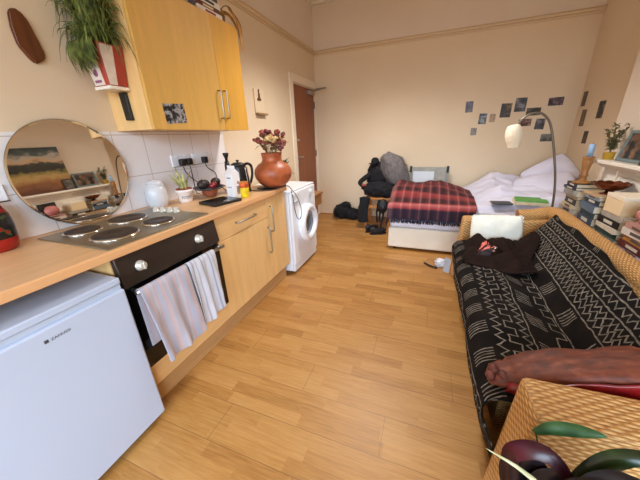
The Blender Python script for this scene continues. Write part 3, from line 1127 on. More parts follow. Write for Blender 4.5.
# glass jug with lid
g = G('clear_glass').pr(.02)
g.b.inputs['Transmission Weight'].default_value = 1
g.b.inputs['IOR'].default_value = 1.45
g.color(lin((250, 252, 255)))
M_glass = g.m
g = G('milky_glass').pr(.15)
g.color(lin((246, 246, 250)))
g.b.inputs['Transmission Weight'].default_value = .35
M_milk = g.m
g = G('thin_clear_lid').pr(.08)
g.color(lin((240, 240, 244)))
g.b.inputs['Alpha'].default_value = .4
M_lidglass = g.m
t = thing('glass_jug', 'milky glass jug with a domed clear lid standing behind the hob knobs', 'jug', (.088, 2.093, WT))
c = (.088, 2.093, WT)
mb = MB(); mb.lathe([(.052, 0), (.06, .008), (.068, .05), (.066, .1), (.054, .15), (.052, .15), (.063, .1), (.065, .05), (.057, .012), (0, .012)], c=c, seg=36)
mb.build('body', M_milk, t)
mb = MB(); mb.lathe([(.0535, .1505), (.05, .165), (.03, .176), (.0, .18), (.0, .178), (.029, .174), (.048, .164), (.0515, .1505)], c=c, seg=32, capb=False); mb.build('lid', M_lidglass, t)

# potted plant with a lettered white pot
t = thing('potted_plant', 'small spiky pale-leaved plant in a white lettered pot under the sockets', 'plant', (.168, 2.25, WT))
c = (.168, 2.25, WT)
mb = MB(); mb.lathe([(.04, 0), (.043, .004), (.056, .075), (.059, .076), (.059, .09), (.055, .091), (.052, .08), (.0, .078)], c=c, seg=32)
pot = mb.build('pot', mat('white_ceramic', (238, 232, 228), .3), t)
mb = MB(); mb.lathe([(.0545, .079), (.054, .096), (.0, .1)], c=c, seg=24, capb=False); mb.build('soil', mat('red_brown_soil', (128, 62, 40), .9, 0, .15, 60), t)
mb = MB()
for k, (a, hh) in enumerate(((-1.15, .03), (-.95, .036), (-.75, .026), (-.55, .034), (-.35, .03), (-.15, .036), (.05, .024))):
    ca, sa = cos(a), sin(a)
    for dz, ww in ((.028, .006), (.045, .005)):
        r = .0425 + .0135 * (dz + .006) / .075 + .001
        fr = frame(Vector(c) + Vector((ca * r, sa * r, dz)), (-sa, ca, 0), (0, 0, 1), (ca, sa, 0))
        mb.prism([(-.0015, 0), (.0015, 0), (.0015, hh * .55), (-.0015, hh * .55)] if dz < .04 else [(-ww, 0), (ww, 0), (ww, .0025), (-ww, .0025)], fr, .001)
mb.build('lettering', mat('grey_lettering', (92, 92, 100), .6), pot)
rnd = random.Random(12)
mb = MB()
for i in range(18):
    a = -2.3 + rnd.uniform(-1.5, 1.5) if i < 12 else rnd.uniform(0, 6.28)
    p = Vector(c) + Vector((.02 * cos(a), .02 * sin(a), .09))
    L_ = rnd.uniform(.09, .17)
    tip = p + Vector((cos(a) * L_ * .42, sin(a) * L_ * .42, L_ * rnd.uniform(.55, .9)))
    tip.x = max(tip.x, .02)
    mb.leaf(bez(p, p + Vector((0, 0, L_ * .4)), (p + tip) / 2 + Vector((0, 0, .02)), tip, 7), .018, (cos(a), sin(a), .2), .35, .001)
mb.build('foliage', foliage_mat('pale_variegated_leaf', (120, 132, 70), (176, 176, 116), (214, 206, 150)), t)

# double sockets and plugs
M_plug = mat('black_plug', (20, 19, 20), .45)
for k, (y0, lb) in enumerate(((2.335, 'left white double socket on the tiles, with two black plugs in it'), (2.53, 'right white double socket on the tiles, with one black plug'))):
    t = thing('double_socket', lb, 'socket', (.012, y0 + .08, 1.14), 'double wall sockets')
    MB().box(.0092, .019, y0, y0 + .165, 1.14, 1.222, .003).build('faceplate', M_white2, t)
    for yy in (y0 + .045, y0 + .12):
        MB().box(.019, .0225, yy - .006, yy + .006, 1.2, 1.214, .001).build('switch', M_white2, t)
    MB().box(.0092, .013, y0 + .003, y0 + .162, 1.1355, 1.1398).build('shadow_strip', mat('socket_shadow', (120, 108, 102), .6), t)  # thin strip coloured as the shadow below the faceplate
plugs = (('black plug with its cable hanging slanting to the right, leftmost in the sockets', 2.405, spline([(.04, 2.405, 1.135), (.042, 2.42, 1.09), (.05, 2.47, 1.03), (.06, 2.53, .985), (.07, 2.56, .93), (.06, 2.58, WT + .004)])),
         ('black plug with its cable hanging straight down, middle of the three plugs', 2.47, spline([(.04, 2.47, 1.135), (.042, 2.472, 1.09), (.04, 2.476, 1.0), (.04, 2.48, .93), (.05, 2.5, WT + .004)])),
         ('black plug with a thin cable running right towards the kettle, rightmost in the sockets', 2.635, spline([(.04, 2.635, 1.135), (.045, 2.65, 1.1), (.06, 2.7, 1.06), (.085, 2.69, 1.03), (.12, 2.66, .97), (.2, 2.645, WT + .005)])))
for lb, y, pts in plugs:
    t = thing('power_plug', lb, 'plug', (.04, y, 1.14), 'plugs in the kitchen sockets')
    mb = MB(); mb.box(.0232, .058, y - .025, y + .025, 1.143, 1.192, .01, 3); mb.build('plug_body', M_plug, t)
    mb = MB(); mb.tube(pts, .0035, 8); mb.build('cable', M_plug, t)

# bowl with a dark plate of fruit
c = Vector((.205, 2.455, WT))
mb = MB(); mb.lathe([(.035, 0), (.05, .012), (.062, .05), (.064, .052), (.06, .052), (.046, .016), (0, .012)], c=c, seg=32)
tag(mb.build('clay_bowl', mat('terracotta_bowl', (150, 84, 58), .5, 0, .1, 20)), 'small brown clay bowl on the worktop, under the dark dish of fruit', 'bowl')
mb = MB(); mb.lathe([(.05, .0525), (.09, .056), (.118, .07), (.12, .073), (.116, .073), (.088, .061), (0, .059)], c=c, seg=36)
tag(mb.build('dark_dish', mat('dark_slate_dish', (58, 62, 64), .4, 0, .1, 20)), 'dark shallow dish resting on a clay bowl, holding fruit', 'dish')
for (dx, dy, r, col, nm, lb) in ((-.0, -.062, .036, (38, 26, 26), 'avocado', 'dark avocado at the left side of the dish of fruit'),
                                 (.052, -.02, .024, (136, 30, 34), 'plum', 'red plum at the front of the dish of fruit'),
                                 (.028, .03, .024, (120, 28, 36), 'plum', 'dark red plum in the middle of the dish of fruit'),
                                 (-.0, .078, .034, (36, 24, 26), 'avocado', 'dark avocado at the right side of the dish of fruit'),
                                 (-.045, .01, .032, (44, 30, 30), 'avocado', 'dark avocado at the back of the dish of fruit')):
    cz = WT + .0615 + r * .95 + (.004 if abs(dy) > .05 else 0)
    fo = thing(nm, lb, 'fruit', (c.x + dx, c.y + dy, cz - r), 'fruit in the dark dish')
    mb = MB(); mb.blob((c.x + dx, c.y + dy, cz), (r, r * (1.2 if nm == 'avocado' else 1), r), .04, 2, 3, dx * 100)
    mb.build('skin', mat(nm + '_skin', col, .5 if nm == 'avocado' else .3, 0, .15, 60), fo)
    mb = MB(); mb.cyl((c.x + dx, c.y + dy, cz + r * .9), (c.x + dx + .004, c.y + dy, cz + r + .008), .002); mb.build('stalk', M_dry2, fo)

# black scales / flat case
t = thing('kitchen_scale', 'flat black kitchen scale on the worktop right of the hob', 'scale', (.44, 2.285, WT))
R_ = frame((.445, 2.285, WT), Vector((.93, -.0, 0)).normalized(), (0, 1, 0), (0, 0, 1)) @ Matrix.Rotation(-.25, 4, 'Z')
mb = MB(); mb.obox(R_ @ Matrix.Translation((0, 0, .0095)), .19, .215, .018, .004); mb.build('body', mat('black_case', (24, 23, 25), .35), t)
mb = MB(); mb.obox(R_ @ Matrix.Translation((0, 0, .0195)), .165, .19, .0022, .0008); mb.build('glass_plate', M_ovenglass, t)

# milk carton
t = thing('milk_carton', 'white gable-top carton standing on the worktop in front of the kettle', 'carton', (.455, 2.395, WT))
R_ = Matrix.Translation((.455, 2.432, WT)) @ Matrix.Rotation(-.2, 4, 'Z')
M_carton = mat('carton_white', (238, 236, 238), .4)
w2 = .036
mb = MB(); mb.hexa([R_ @ Vector(p) for p in ((-w2, -w2, 0), (w2, -w2, 0), (w2, w2, 0), (-w2, w2, 0), (-w2, -w2, .18), (w2, -w2, .18), (w2, w2, .18), (-w2, w2, .18))], .002, 1)
body = mb.build('body', M_carton, t)
mb = MB(); mb.hexa([R_ @ Vector(p) for p in ((-w2, -w2, .1805), (w2, -w2, .1805), (w2, w2, .1805), (-w2, w2, .1805), (-w2, -.003, .212), (w2, -.003, .212), (w2, .003, .212), (-w2, .003, .212))])
mb.obox(R_ @ Matrix.Translation((0, 0, .222)), 2 * w2, .005, .022)
mb.build('gable_top', M_carton, t)
mb = MB()
mb.obox(R_ @ Matrix.Translation((w2 + .0005, .012, .06)), .0008, .03, .06); mb.obox(R_ @ Matrix.Translation((w2 + .0005, .016, .115)), .0008, .02, .02)
mb.build('printed_panel', mat('carton_print', (150, 130, 120), .5, 0, .3, 90), body)
mb = MB(); mb.obox(R_ @ Matrix.Translation((w2 * .1, -w2 - .0005, .15)), .04, .0008, .01); mb.obox(R_ @ Matrix.Translation((0, -w2 - .0005, .085)), .045, .0008, .006)
mb.build('print', mat('carton_grey_print', (140, 146, 156), .5), body)

# yellow tin
t = thing('yellow_tin', 'yellow tin with an orange-red top band between the carton and the kettle', 'tin', (.515, 2.475, WT))
c = (.512, 2.478, WT)
mb = MB(); mb.lathe([(.032, 0), (.034, .003), (.034, .072), (.0338, .073)], c=c, seg=32); mb.build('body', mat('yellow_tin_paint', (226, 194, 34), .35, 0, .08, 40), t)
mb = MB(); mb.lathe([(.0342, .0732), (.0342, .105), (.032, .107)], c=c, seg=32); mb.build('top_band', mat('tin_red', (206, 92, 42), .35, 0, .25, 50), t)
mb = MB(); mb.lathe([(.0345, .1072), (.0345, .113), (.03, .115), (0, .114)], c=c, seg=32); mb.build('lid', mat('tin_lid', (190, 120, 48), .4), t)

# kettle
t = thing('kettle', 'black and steel electric kettle at the back of the worktop', 'kettle', (.33, 2.69, WT))
c = (.33, 2.68, WT)
mb = MB(); mb.lathe([(.082, 0), (.084, .004), (.08, .018), (.07, .02)], c=c, seg=36); mb.build('base', M_black, t)
mb = MB(); mb.lathe([(.074, .021), (.078, .03), (.072, .12), (.06, .2), (.058, .205)], c=c, seg=40); mb.build('body', mat('black_kettle', (26, 26, 28), .22), t)
mb = MB(); mb.lathe([(.0605, .2055), (.055, .222), (.03, .232), (0, .233)], c=c, seg=32)
lid = mb.build('lid', M_black, t)
mb = MB(); mb.lathe([(.008, .2325), (.008, .24), (.014, .245), (.013, .252), (0, .253)], c=c, seg=16); mb.build('knob', M_black, lid)
hd = Vector((.35, .93, 0)).normalized()
C_ = Vector(c)
mb = MB(); mb.tube(spline([C_ + hd * .05 + Vector((0, 0, .205)), C_ + hd * .09 + Vector((0, 0, .215)), C_ + hd * .125 + Vector((0, 0, .19)), C_ + hd * .125 + Vector((0, 0, .12)), C_ + hd * .1 + Vector((0, 0, .06)), C_ + hd * .074 + Vector((0, 0, .045))]), .011, 10); mb.build('handle', M_black, t)
mb = MB(); mb.tube([C_ - hd * .052 + Vector((0, 0, .15)), C_ - hd * .085 + Vector((0, 0, .19)), C_ - hd * .1 + Vector((0, 0, .2))], lambda s: .022 - .008 * s, 12); mb.build('spout', M_black, t)
mb = MB()
sd = Vector((hd.y, -hd.x, 0))
for s_ in (.35, 1.05):
    dr_ = (sd * cos(s_) + hd * sin(s_))
    mb.tube([C_ + dr_ * (.079 - (zz - .03) * .082) + Vector((0, 0, zz)) for zz in (.035, .08, .13, .19)], .004, 8)
mb.build('steel_trim', M_steel, t)
# pepper mill behind it
t = thing('pepper_mill', 'tall black pepper mill behind the kettle, its flared head showing', 'mill', (.17, 2.74, WT))
c = (.17, 2.745, WT)
mb = MB(); mb.lathe([(.03, 0), (.032, .01), (.024, .08), (.022, .2), (.018, .235)], c=c, seg=24); mb.build('body', M_black, t)
mb = MB(); mb.lathe([(.012, .2355), (.012, .258), (.022, .285), (.026, .3), (.02, .304), (0, .303)], c=c, seg=24); mb.build('head', M_black, t)

# vase, mat, dried flowers
mb = MB(); mb.lathe([(.0, 0), (.105, 0), (.108, .002), (.105, .004), (0, .004)], c=(.488, 2.86, WT), seg=36)
tag(mb.build('black_mat', M_rubber), 'round black mat under the terracotta vase', 'mat')
VC = (.52, 2.9, WT + .0045)
t = thing('terracotta_vase', 'large round terracotta vase at the far end of the worktop', 'vase', VC)
g = G('burnished_terracotta').pr(.42)
g.color(g.ramp(g.noise(g.obj(), 14, 5), [(.3, (146, 74, 42)), (.6, (176, 94, 56)), (.8, (194, 118, 80))]))
mb = MB(); mb.lathe([(.055, 0), (.08, .004), (.125, .036), (.153, .082), (.16, .118), (.152, .156), (.124, .192), (.096, .208), (.084, .22), (.082, .245), (.086, .275), (.09, .283), (.086, .286), (.078, .278), (.074, .24), (.075, .216), (.0, .205)], c=VC, seg=56)
mb.build('body', g.m, t)
FCc = [(130, 66, 58), (150, 84, 72), (112, 46, 48), (170, 140, 96)]
fl = thing('dried_flowers', 'bunch of dried dusky red and straw flowers standing in the terracotta vase', 'flowers', (VC[0], VC[1], VC[2] + .2))
PETAL = [mat('dried_petal', cc, .85, 0, .3, 50) for cc in ((146, 78, 62), (112, 54, 54), (192, 162, 114))]
rnd = random.Random(31)
mbs, mbl = MB(), MB()
for i in range(34):
    a = rnd.uniform(0, 2 * pi)
    r1_ = rnd.uniform(.01, .13)
    top = Vector((VC[0] + r1_ * cos(a), VC[1] + r1_ * sin(a), VC[2] + rnd.uniform(.34, .47) - r1_ * .25))
    bot = Vector((VC[0] + .012 * cos(a), VC[1] + .012 * sin(a), VC[2] + .215))
    neck = Vector((VC[0] + .04 * cos(a), VC[1] + .04 * sin(a), VC[2] + .285))
    mbs.tube(spline([bot, neck, top], 4), .0018, 5)
    tgt = MB()
    for q in range(5):
        o_ = Vector((rnd.uniform(-1, 1), rnd.uniform(-1, 1), rnd.uniform(-.6, 1))) * .022
        tgt.blob(top + o_ * .75, (.015, .015, .012), .5, 3, 2, i * 5 + q)
    tgt.build('flower_head', PETAL[i % 3], fl)
    for q in range(3):
        d_ = Vector((rnd.uniform(-1, 1), rnd.uniform(-1, 1), rnd.uniform(-.5, .8)))
        p_ = bot.lerp(top, rnd.uniform(.82, .98))
        mbl.leaf([p_, p_ + d_ * .02, p_ + d_ * .045 - Vector((0, 0, .008))], .018, (0, 0, 1), .3, .0008)
mbs.build('stems', mat('flower_stem', (116, 92, 58), .8), fl)
mbl.build('leaves', mat('dried_green_leaf', (112, 104, 58), .8, 0, .2, 40), fl)

# cable loop hanging from the worktop over the washing machine
mb = MB()
mb.tube(spline([(.425, 2.70, WT + .004), (.50, 2.70, WT + .004), (.575, 2.745, WT + .004), (.598, 2.84, WT + .006), (.612, 2.96, WT + .004), (.628, 3.01, .872), (.65, 3.06, .80), (.67, 3.09, .70), (.672, 3.10, .64), (.67, 3.07, .58), (.665, 3.02, .60), (.66, 2.99, .68), (.65, 2.988, .78), (.636, 2.986, .865)], 8), .0035, 8)
tag(mb.build('looped_cable', mat('grey_black_cable', (70, 70, 72), .5)), 'dark grey cable hanging in a loop over the washing machine front', 'cable')

# plant on the washing machine
t = thing('leafy_plant', 'small green leafy plant on the washing machine behind the terracotta vase', 'plant', (.38, 3.25, .851))
c = (.4, 3.24, .851)
mb = MB(); mb.lathe([(.045, 0), (.06, .09), (.063, .1), (.058, .1), (0, .09)], c=c, seg=24); mb.build('pot', mat('dark_green_pot', (60, 74, 58), .5), t)
rnd = random.Random(5)
mb = MB()
for i in range(26):
    a = rnd.uniform(0, 6.28); L_ = rnd.uniform(.06, .15)
    p = Vector(c) + Vector((0, 0, .09))
    tip = p + Vector((cos(a) * L_, sin(a) * L_, rnd.uniform(.02, .2)))
    mb.leaf(bez(p, p + Vector((0, 0, .06)), p.lerp(tip, .6) + Vector((0, 0, .05)), tip, 6), .05, (cos(a) * .2, sin(a) * .2, 1), .2, .001)
mb.build('foliage', foliage_mat('deep_green_leaf', (40, 62, 30), (66, 94, 44), (104, 128, 70)), t)

# wooden stool beyond the washing machine
t = thing('wooden_stool', 'pale wooden stool standing beyond the washing machine', 'stool', (.42, 3.8, 0))
M_stool = wood('stool_wood', (160, 114, 66), 'y', .5, .1)
mb = MB(); mb.box(.2, .585, 3.66, 3.93, .655, .68, .004); mb.build('seat', M_stool, t)
mb = MB(); mb.box(.22, .572, 3.675, 3.915, .53, .6548, .003); mb.build('apron', M_stool, t)
for x in (.24, .42):
    for y in (3.69, 3.90):
        MB().box(x - .018, x + .018, y - .012, y + .012, 0, .529, .003).build('leg', M_stool, t)

# ================================================================== SOFA
def wicker_mat(name, lo, mid, hi, row=.0115, stake=.02):
    g = G(name).pr(.5)
    uv, u, v = g.uv()
    vr = g.ma('DIVIDE', v, row)
    fl_ = g.ma('FLOOR', vr)
    fv = g.ma('FRACT', vr)
    prof = g.ma('SINE', g.ma('MULTIPLY', fv, pi))
    ph = g.ma('ADD', g.ma('MULTIPLY', u, 2 * pi / stake / 2), g.ma('MULTIPLY', fl_, pi))
    wv = g.ma('MULTIPLY_ADD', g.ma('SINE', ph), .5, .5)
    h = g.ma('MULTIPLY', g.ma('POWER', prof, .6), g.ma('MULTIPLY_ADD', wv, .9, .1))
    nzv = g.noise(g.mapped(uv, (14, 60, 1)), 3, 3)
    c = g.ramp(g.ma('ADD', g.ma('MULTIPLY', h, .6), g.ma('MULTIPLY', nzv, .4)), [(.16, lo), (.4, mid), (.7, hi)])
    g.color(c)
    g.bump(h, .9, .006)
    return g.m


M_wick = wicker_mat('honey_wicker', (150, 98, 46), (204, 154, 92), (232, 190, 128))
M_wick_fine = wicker_mat('honey_wicker_fine', (150, 96, 44), (200, 148, 84), (226, 180, 116), .008, .014)
SY0, SY1 = 1.45, 3.48
sofa = thing('wicker_sofa', 'honey wicker sofa along the right side, under a dark patterned throw', 'sofa', (2.42, 2.46, 0))
mb = MB(); mb.box(2.15, 2.68, 1.85, 3.345, .06, .30); mb.build('base', M_wick_fine, sofa)
mb = MB(); mb.box(2.12, 2.45, 1.8, 3.34, .3, .40, .02); mb.build('seat_cushion', mat('dark_cushion_cloth', (46, 40, 36), .9), sofa)
def arm(y0, y1, flip):
    flip0 = flip1 = 0
    mb = MB()
    # slightly splayed box with a rounded top
    mb.hexa([(2.075, y0 - .01 * flip0, .02), (2.76, y0, .02), (2.76, y1, .02), (2.075, y1 + .012 * flip1, .02),
             (2.1, y0 + .005, .6), (2.74, y0 + .005, .625), (2.74, y1 - .005, .625), (2.1, y1 - .005, .6)], .028, 4)
    return mb.build('arm', M_wick, sofa)
arm(SY0, 1.618, 0)
arm(3.35, SY1, 1)
def bx_(y): return .055 * (y - 2.4)
mb = MB()
mb.hexa([(2.56, SY0 + .01, .02), (2.80, SY0 + .01, .02), (2.80, SY1 - .01, .02), (2.56, SY1 - .01, .02),
         (2.655 + bx_(SY0), SY0 + .01, .66), (2.75 + bx_(SY0), SY0 + .01, .66), (2.75 + bx_(SY1), SY1 - .01, .66), (2.655 + bx_(SY1), SY1 - .01, .66)], .01)
mb.build('backrest', M_wick_fine, sofa)
mb = MB()
pts = spline([(2.50, SY1 - .065, .635), (2.6, SY1 - .06, .645), (2.70, SY1 - .055, .665), (2.742, SY1 - .11, .672), (2.705 + bx_(3.2), 3.2, .672), (2.705 + bx_(2.6), 2.6, .672), (2.705 + bx_(2.0), 2.0, .672), (2.705 + bx_(SY0), SY0 + .01, .672)], 6)
mb.tube(pts, .05, 16)
mb.build('top_roll', M_wick_fine, sofa)
for x in (2.17, 2.72):
    for y in (1.5, 3.43):
        MB().cyl((x, y, 0), (x, y, .03), .022).build('foot', M_dark_metal, sofa)


# ---- patterned throw
def mudcloth():
    g = G('black_mudcloth').pr(.95, 0, **{'Specular IOR Level': .15})
    uv, u, v = g.uv()
    # hand-drawn wobble
    wob = g.n('ShaderNodeTexNoise'); g.l(uv, wob.inputs['Vector']); wob.inputs['Scale'].default_value = 28; wob.inputs['Detail'].default_value = 1
    sp = g.n('ShaderNodeSeparateXYZ'); g.l(wob.outputs['Color'], sp.inputs[0])
    U = g.ma('ADD', u, g.ma('MULTIPLY', g.ma('SUBTRACT', sp.outputs[0], .5), .012))
    V = g.ma('ADD', v, g.ma('MULTIPLY', g.ma('SUBTRACT', sp.outputs[1], .5), .012))
    layers = []

    def band(lo, hi):
        return g.ma('MULTIPLY', g.ma('GREATER_THAN', v, lo), g.ma('LESS_THAN', v, hi))

    def line(v0, w=.0026):
        layers.append(g.ma('LESS_THAN', g.ma('ABSOLUTE', g.ma('SUBTRACT', V, v0)), w))

    def zig(v0, amp, per, w=.005, ph=0.0):
        tri = g.ma('PINGPONG', g.ma('ADD', U, ph), per / 2)
        q = g.ma('ADD', g.ma('MULTIPLY', tri, 2 * amp / (per / 2)), v0 - amp)
        layers.append(g.ma('LESS_THAN', g.ma('ABSOLUTE', g.ma('SUBTRACT', V, q)), w * (1 + 2 * amp / per) * .55))

    def meander(v0, amp, per, w=.0027):
        f = g.ma('FRACT', g.ma('DIVIDE', U, per))
        hi = g.ma('GREATER_THAN', f, .5)
        q = g.ma('ADD', g.ma('MULTIPLY', hi, 2 * amp), v0 - amp)
        hor = g.ma('LESS_THAN', g.ma('ABSOLUTE', g.ma('SUBTRACT', V, q)), w)
        d1 = g.ma('MINIMUM', g.ma('ABSOLUTE', g.ma('SUBTRACT', f, .5)), g.ma('MINIMUM', f, g.ma('SUBTRACT', 1, f)))
        ver = g.ma('MULTIPLY', g.ma('LESS_THAN', d1, w / per), band(v0 - amp - w, v0 + amp + w))
        layers.append(g.ma('MAXIMUM', hor, ver))

    def hatch(lo, hi, per, lines, fill=.5, w=.0024, diag=0.0):
        """groups of short strokes running across the band"""
        uu = g.ma('ADD', U, g.ma('MULTIPLY', V, diag))
        f = g.ma('FRACT', g.ma('DIVIDE', uu, per))
        on = g.ma('LESS_THAN', f, fill)
        k = g.ma('FRACT', g.ma('MULTIPLY', f, lines / fill))
        st = g.ma('LESS_THAN', g.ma('ABSOLUTE', g.ma('SUBTRACT', k, .5)), w / (per * fill / lines))
        layers.append(g.ma('MULTIPLY', g.ma('MULTIPLY', on, st), band(lo, hi)))

    # seat half (v from the front hem)
    zig(.045, .014, .05); line(.078); meander(.125, .022, .115); line(.168)
    hatch(.19, .25, .2, 5, .55, .0026, .5); line(.262, .003)
    zig(.3, .014, .05); zig(.335, .014, .05, ph=.012); line(.362); hatch(.385, .45, .17, 5, .5, .0026, -.4)
    zig(.485, .016, .055); meander(.535, .018, .1); zig(.585, .014, .05); line(.612)
    hatch(.63, .69, .21, 6, .5, .0024, .6)
    # back half
    meander(.735, .02, .115); line(.768, .003); hatch(.79, .87, .26, 5, .36, .003, .0); line(.885, .0028)
    zig(.912, .014, .048); zig(.94, .014, .048, ph=.012); zig(.966, .012, .04); line(.99, .0032); zig(1.02, .014, .045); line(1.045, .003); zig(1.075, .014, .05); line(1.1, .0026); hatch(1.115, 1.15, .3, 4, .2, .0022, -.5)
    m = layers[0]
    for q in layers[1:]:
        m = g.ma('MAXIMUM', m, q)
    wear = g.noise(uv, 40, 3)
    m = g.ma('MULTIPLY', m, g.ma('MULTIPLY_ADD', wear, 1.5, -.18))
    cl = g.noise(uv, 7, 4)
    base = g.ramp(cl, [(.3, (14, 11, 10)), (.7, (28, 23, 21))])
    g.color(g.mix(g.ma('MINIMUM', m, .92), base, lin((156, 148, 138))))
    g.bump(g.noise(g.mapped(uv, (1, 1, 1)), 260, 2), .25, .003)
    return g.m


PROF = [(2.142, .03), (2.112, .13), (2.07, .26), (2.046, .36), (2.062, .415), (2.11, .437), (2.2, .447), (2.32, .437), (2.41, .425), (2.452, .437), (2.505, .50), (2.565, .585), (2.615, .66), (2.648, .715), (2.70, .737), (2.745, .725)]
PS = spline([(x, 0, z) for x, z in PROF], 6)
PL = [0]
for a, b in zip(PS, PS[1:]):
    PL.append(PL[-1] + (b - a).length)


def prof_at(s):
    s = max(0, min(PL[-1], s))
    for i in range(len(PL) - 1):
        if s <= PL[i + 1]:
            t_ = (s - PL[i]) / max(1e-9, PL[i + 1] - PL[i])
            return PS[i].lerp(PS[i + 1], t_)
    return PS[-1]


TY0, TY1 = 1.64, 3.24
VEND = PL[-1]


def throw_end(y):
    """how far over the back the cloth reaches"""
    e = VEND - .08 + .03 * nz(y * 3.1, 4) - .035
    if y < 2.45:
        e -= .05 * min(1, (2.45 - y) / .5)
    return e


def throw_pt(u, v):
    y = TY0 + (TY1 - TY0) * u
    s = v * throw_end(y)
    p = prof_at(s)
    q = prof_at(min(VEND, s + .01)) - prof_at(max(0, s - .01))
    n_ = Vector((-q.z, 0, q.x)).normalized()
    w_ = .016 * nz(y * 4.5, s * 4.0, 1.7) + .009 * nz(y * 11, s * 8, 3)
    # drag folds on the back and crease at the seat
    fold = .012 * max(0, sin(y * 7 + s * 5)) * (1 if .55 < s < 1.1 else .35)
    hem = max(0, .25 - s) / .25
    w_ += hem * .014 * sin(y * 11 + 1.3)
    p = p + Vector((bx_(y) * max(0, min(1, (s - .6) / .35)), 0, 0))
    p = p + n_ * (.012 + max(-.004, w_ + fold * .9))
    yy = y + .035 * hem * nz(y * 3, 9) * (1 if u > .02 else 0) - (.07 * s * (u ** 4) if s < .5 else .035 * u ** 4)
    yy += .01 * nz(s * 7, u * 3, 6)
    if u < .14 and s < .45:
        p.x += .035 * (1 - u / .14) ** 1.5 * (1 - s / .45)
    return (p.x, max(1.636, yy), max(.012, p.z + .02 * hem * (nz(y * 2.3, 2) - .1)))


mb = MB()
mb.grid(throw_pt, 96, 80, lambda u, v: (u * (TY1 - TY0), v * throw_end(TY0 + (TY1 - TY0) * u)), .006)
o = mb.build('sofa_throw', mudcloth())
tag(o, 'black throw with white zigzag and meander patterns draped over the wicker sofa', 'throw')


# ---- brown garment
def hs(x):
    best = min(PS[20:], key=lambda q: abs(q.x - x))
    return best.z


CA = [Vector((2.03, 2.70, 0)), Vector((2.12, 3.22, 0)), Vector((2.60, 3.20, 0)), Vector((2.44, 2.56, 0))]


def garment(u, v):
    a_, b_ = 2 * u - 1, 2 * v - 1
    u, v = .5 + .5 * a_ * math.sqrt(1 - .42 * b_ * b_), .5 + .5 * b_ * math.sqrt(1 - .42 * a_ * a_)
    p = (CA[0] * (1 - u) + CA[1] * u) * (1 - v) + (CA[3] * (1 - u) + CA[2] * u) * v
    ed = .045 * nz(u * 3.1 + 7, v * 3.3, 2)
    x, y = p.x + ed, p.y + .05 * nz(u * 3.3, v * 2.7, 8)
    y = min(y, 3.22)
    rim_ = min(u, 1 - u, v, 1 - v) * 5
    k = min(1, rim_)
    z = max(hs(x), .44) + .02 + k * (.02 + .085 * abs(nz(x * 7, y * 6, 5)) + .03 * abs(nz(x * 18, y * 15, 2)))
    if x < 2.08:
        z -= (2.08 - x) * .7
    return (x, y, z)


t = thing('brown_jumper', 'crumpled dark brown jumper with a pink print lying at the far end of the sofa', 'jumper', (2.3, 2.92, .44))
mb = MB(); mb.grid(garment, 52, 52, None, .008)
mb.build('fabric', mat('chocolate_jersey', (34, 22, 18), .95, 0, .12, 12, .2, 300, **{'Specular IOR Level': .12}), t)


def patch(u0, u1, v0, v1):
    def f(u, v):
        p = Vector(garment(u0 + (u1 - u0) * u, v0 + (v1 - v0) * v))
        return p + Vector((-.002, -.004, .005))
    return f


mb = MB(); mb.grid(patch(.38, .6, .2, .4), 8, 8, None, .002); mb.build('pink_print', mat('coral_print', (214, 106, 96), .8, 0, .25, 60), t)
mb = MB(); mb.grid(patch(.34, .48, .4, .5), 6, 6, None, .002); mb.build('pale_print', mat('pale_pink_print', (226, 176, 168), .8, 0, .2, 60), t)
mb = MB(); mb.grid(patch(.28, .38, .22, .4), 6, 6, None, .003); mb.build('dark_print', mat('dark_print', (28, 22, 34), .8), t)

# ---- white pillow against the far arm
g = G('cream_crochet').pr(.95)
g.color(g.ramp(g.noise(g.obj(), 12, 3), [(.3, (226, 226, 214)), (.7, (240, 240, 230))]))
g.bump(g.noise(g.obj(), 90, 3), .4, .004)
fr = frame((2.335, 3.248, .535), (1, 0, .04), Vector((-.04, .33, .94)).normalized(), Vector((0, -.94, .33)).normalized())
t = thing('white_pillow', 'white pillow with a scalloped edge leaning on the far arm of the sofa', 'pillow', (2.335, 3.24, .45))
mb = MB(); mb.cushion(fr, .37, .27, .085, 26, .5, .008, 3); mb.build('cover', g.m, t)
mb = MB()
per = [(-.185, -.135), (.185, -.135), (.185, .135), (-.185, .135)]
pts = []
for (a, b), (c_, d_) in zip(per, per[1:] + per[:1]):
    for k in range(18):
        s_ = k / 18
        ww = .9 + .05 * abs(sin(s_ * pi * 9))
        pts.append(fr @ Vector(((a + (c_ - a) * s_) * ww * 1.02, (b + (d_ - b) * s_) * ww * 1.02, 0)))
mb.tube(pts, .006, 6, True); mb.build('scalloped_edge', g.m, t)


# ---- rust roll over the near arm
def rust(u, v):
    a = 2 * pi * v
    x = 2.045 + .78 * u
    k = min(1, .45 + u * 3.2)
    if u < .1:
        k *= .85 + .15 * abs(sin(u * 90))
    rad = 1.04 + .11 * sin(3 * a + u * 3) + .05 * sin(9 * a + 6 * nz(u * 5, 2)) + .14 * nz(u * 8, cos(a) * 1.2, sin(a) * 1.2) + .07 * nz(u * 24, cos(a) * 3, sin(a) * 3)
    if u in (0, 1):
        k = .2
    y = 1.712 + cos(a) * .083 * k * rad
    cz = .474 + .30 * min(u, .5)
    z = cz + sin(a) * .05 * k * rad
    return (x, max(y, 1.645), z)


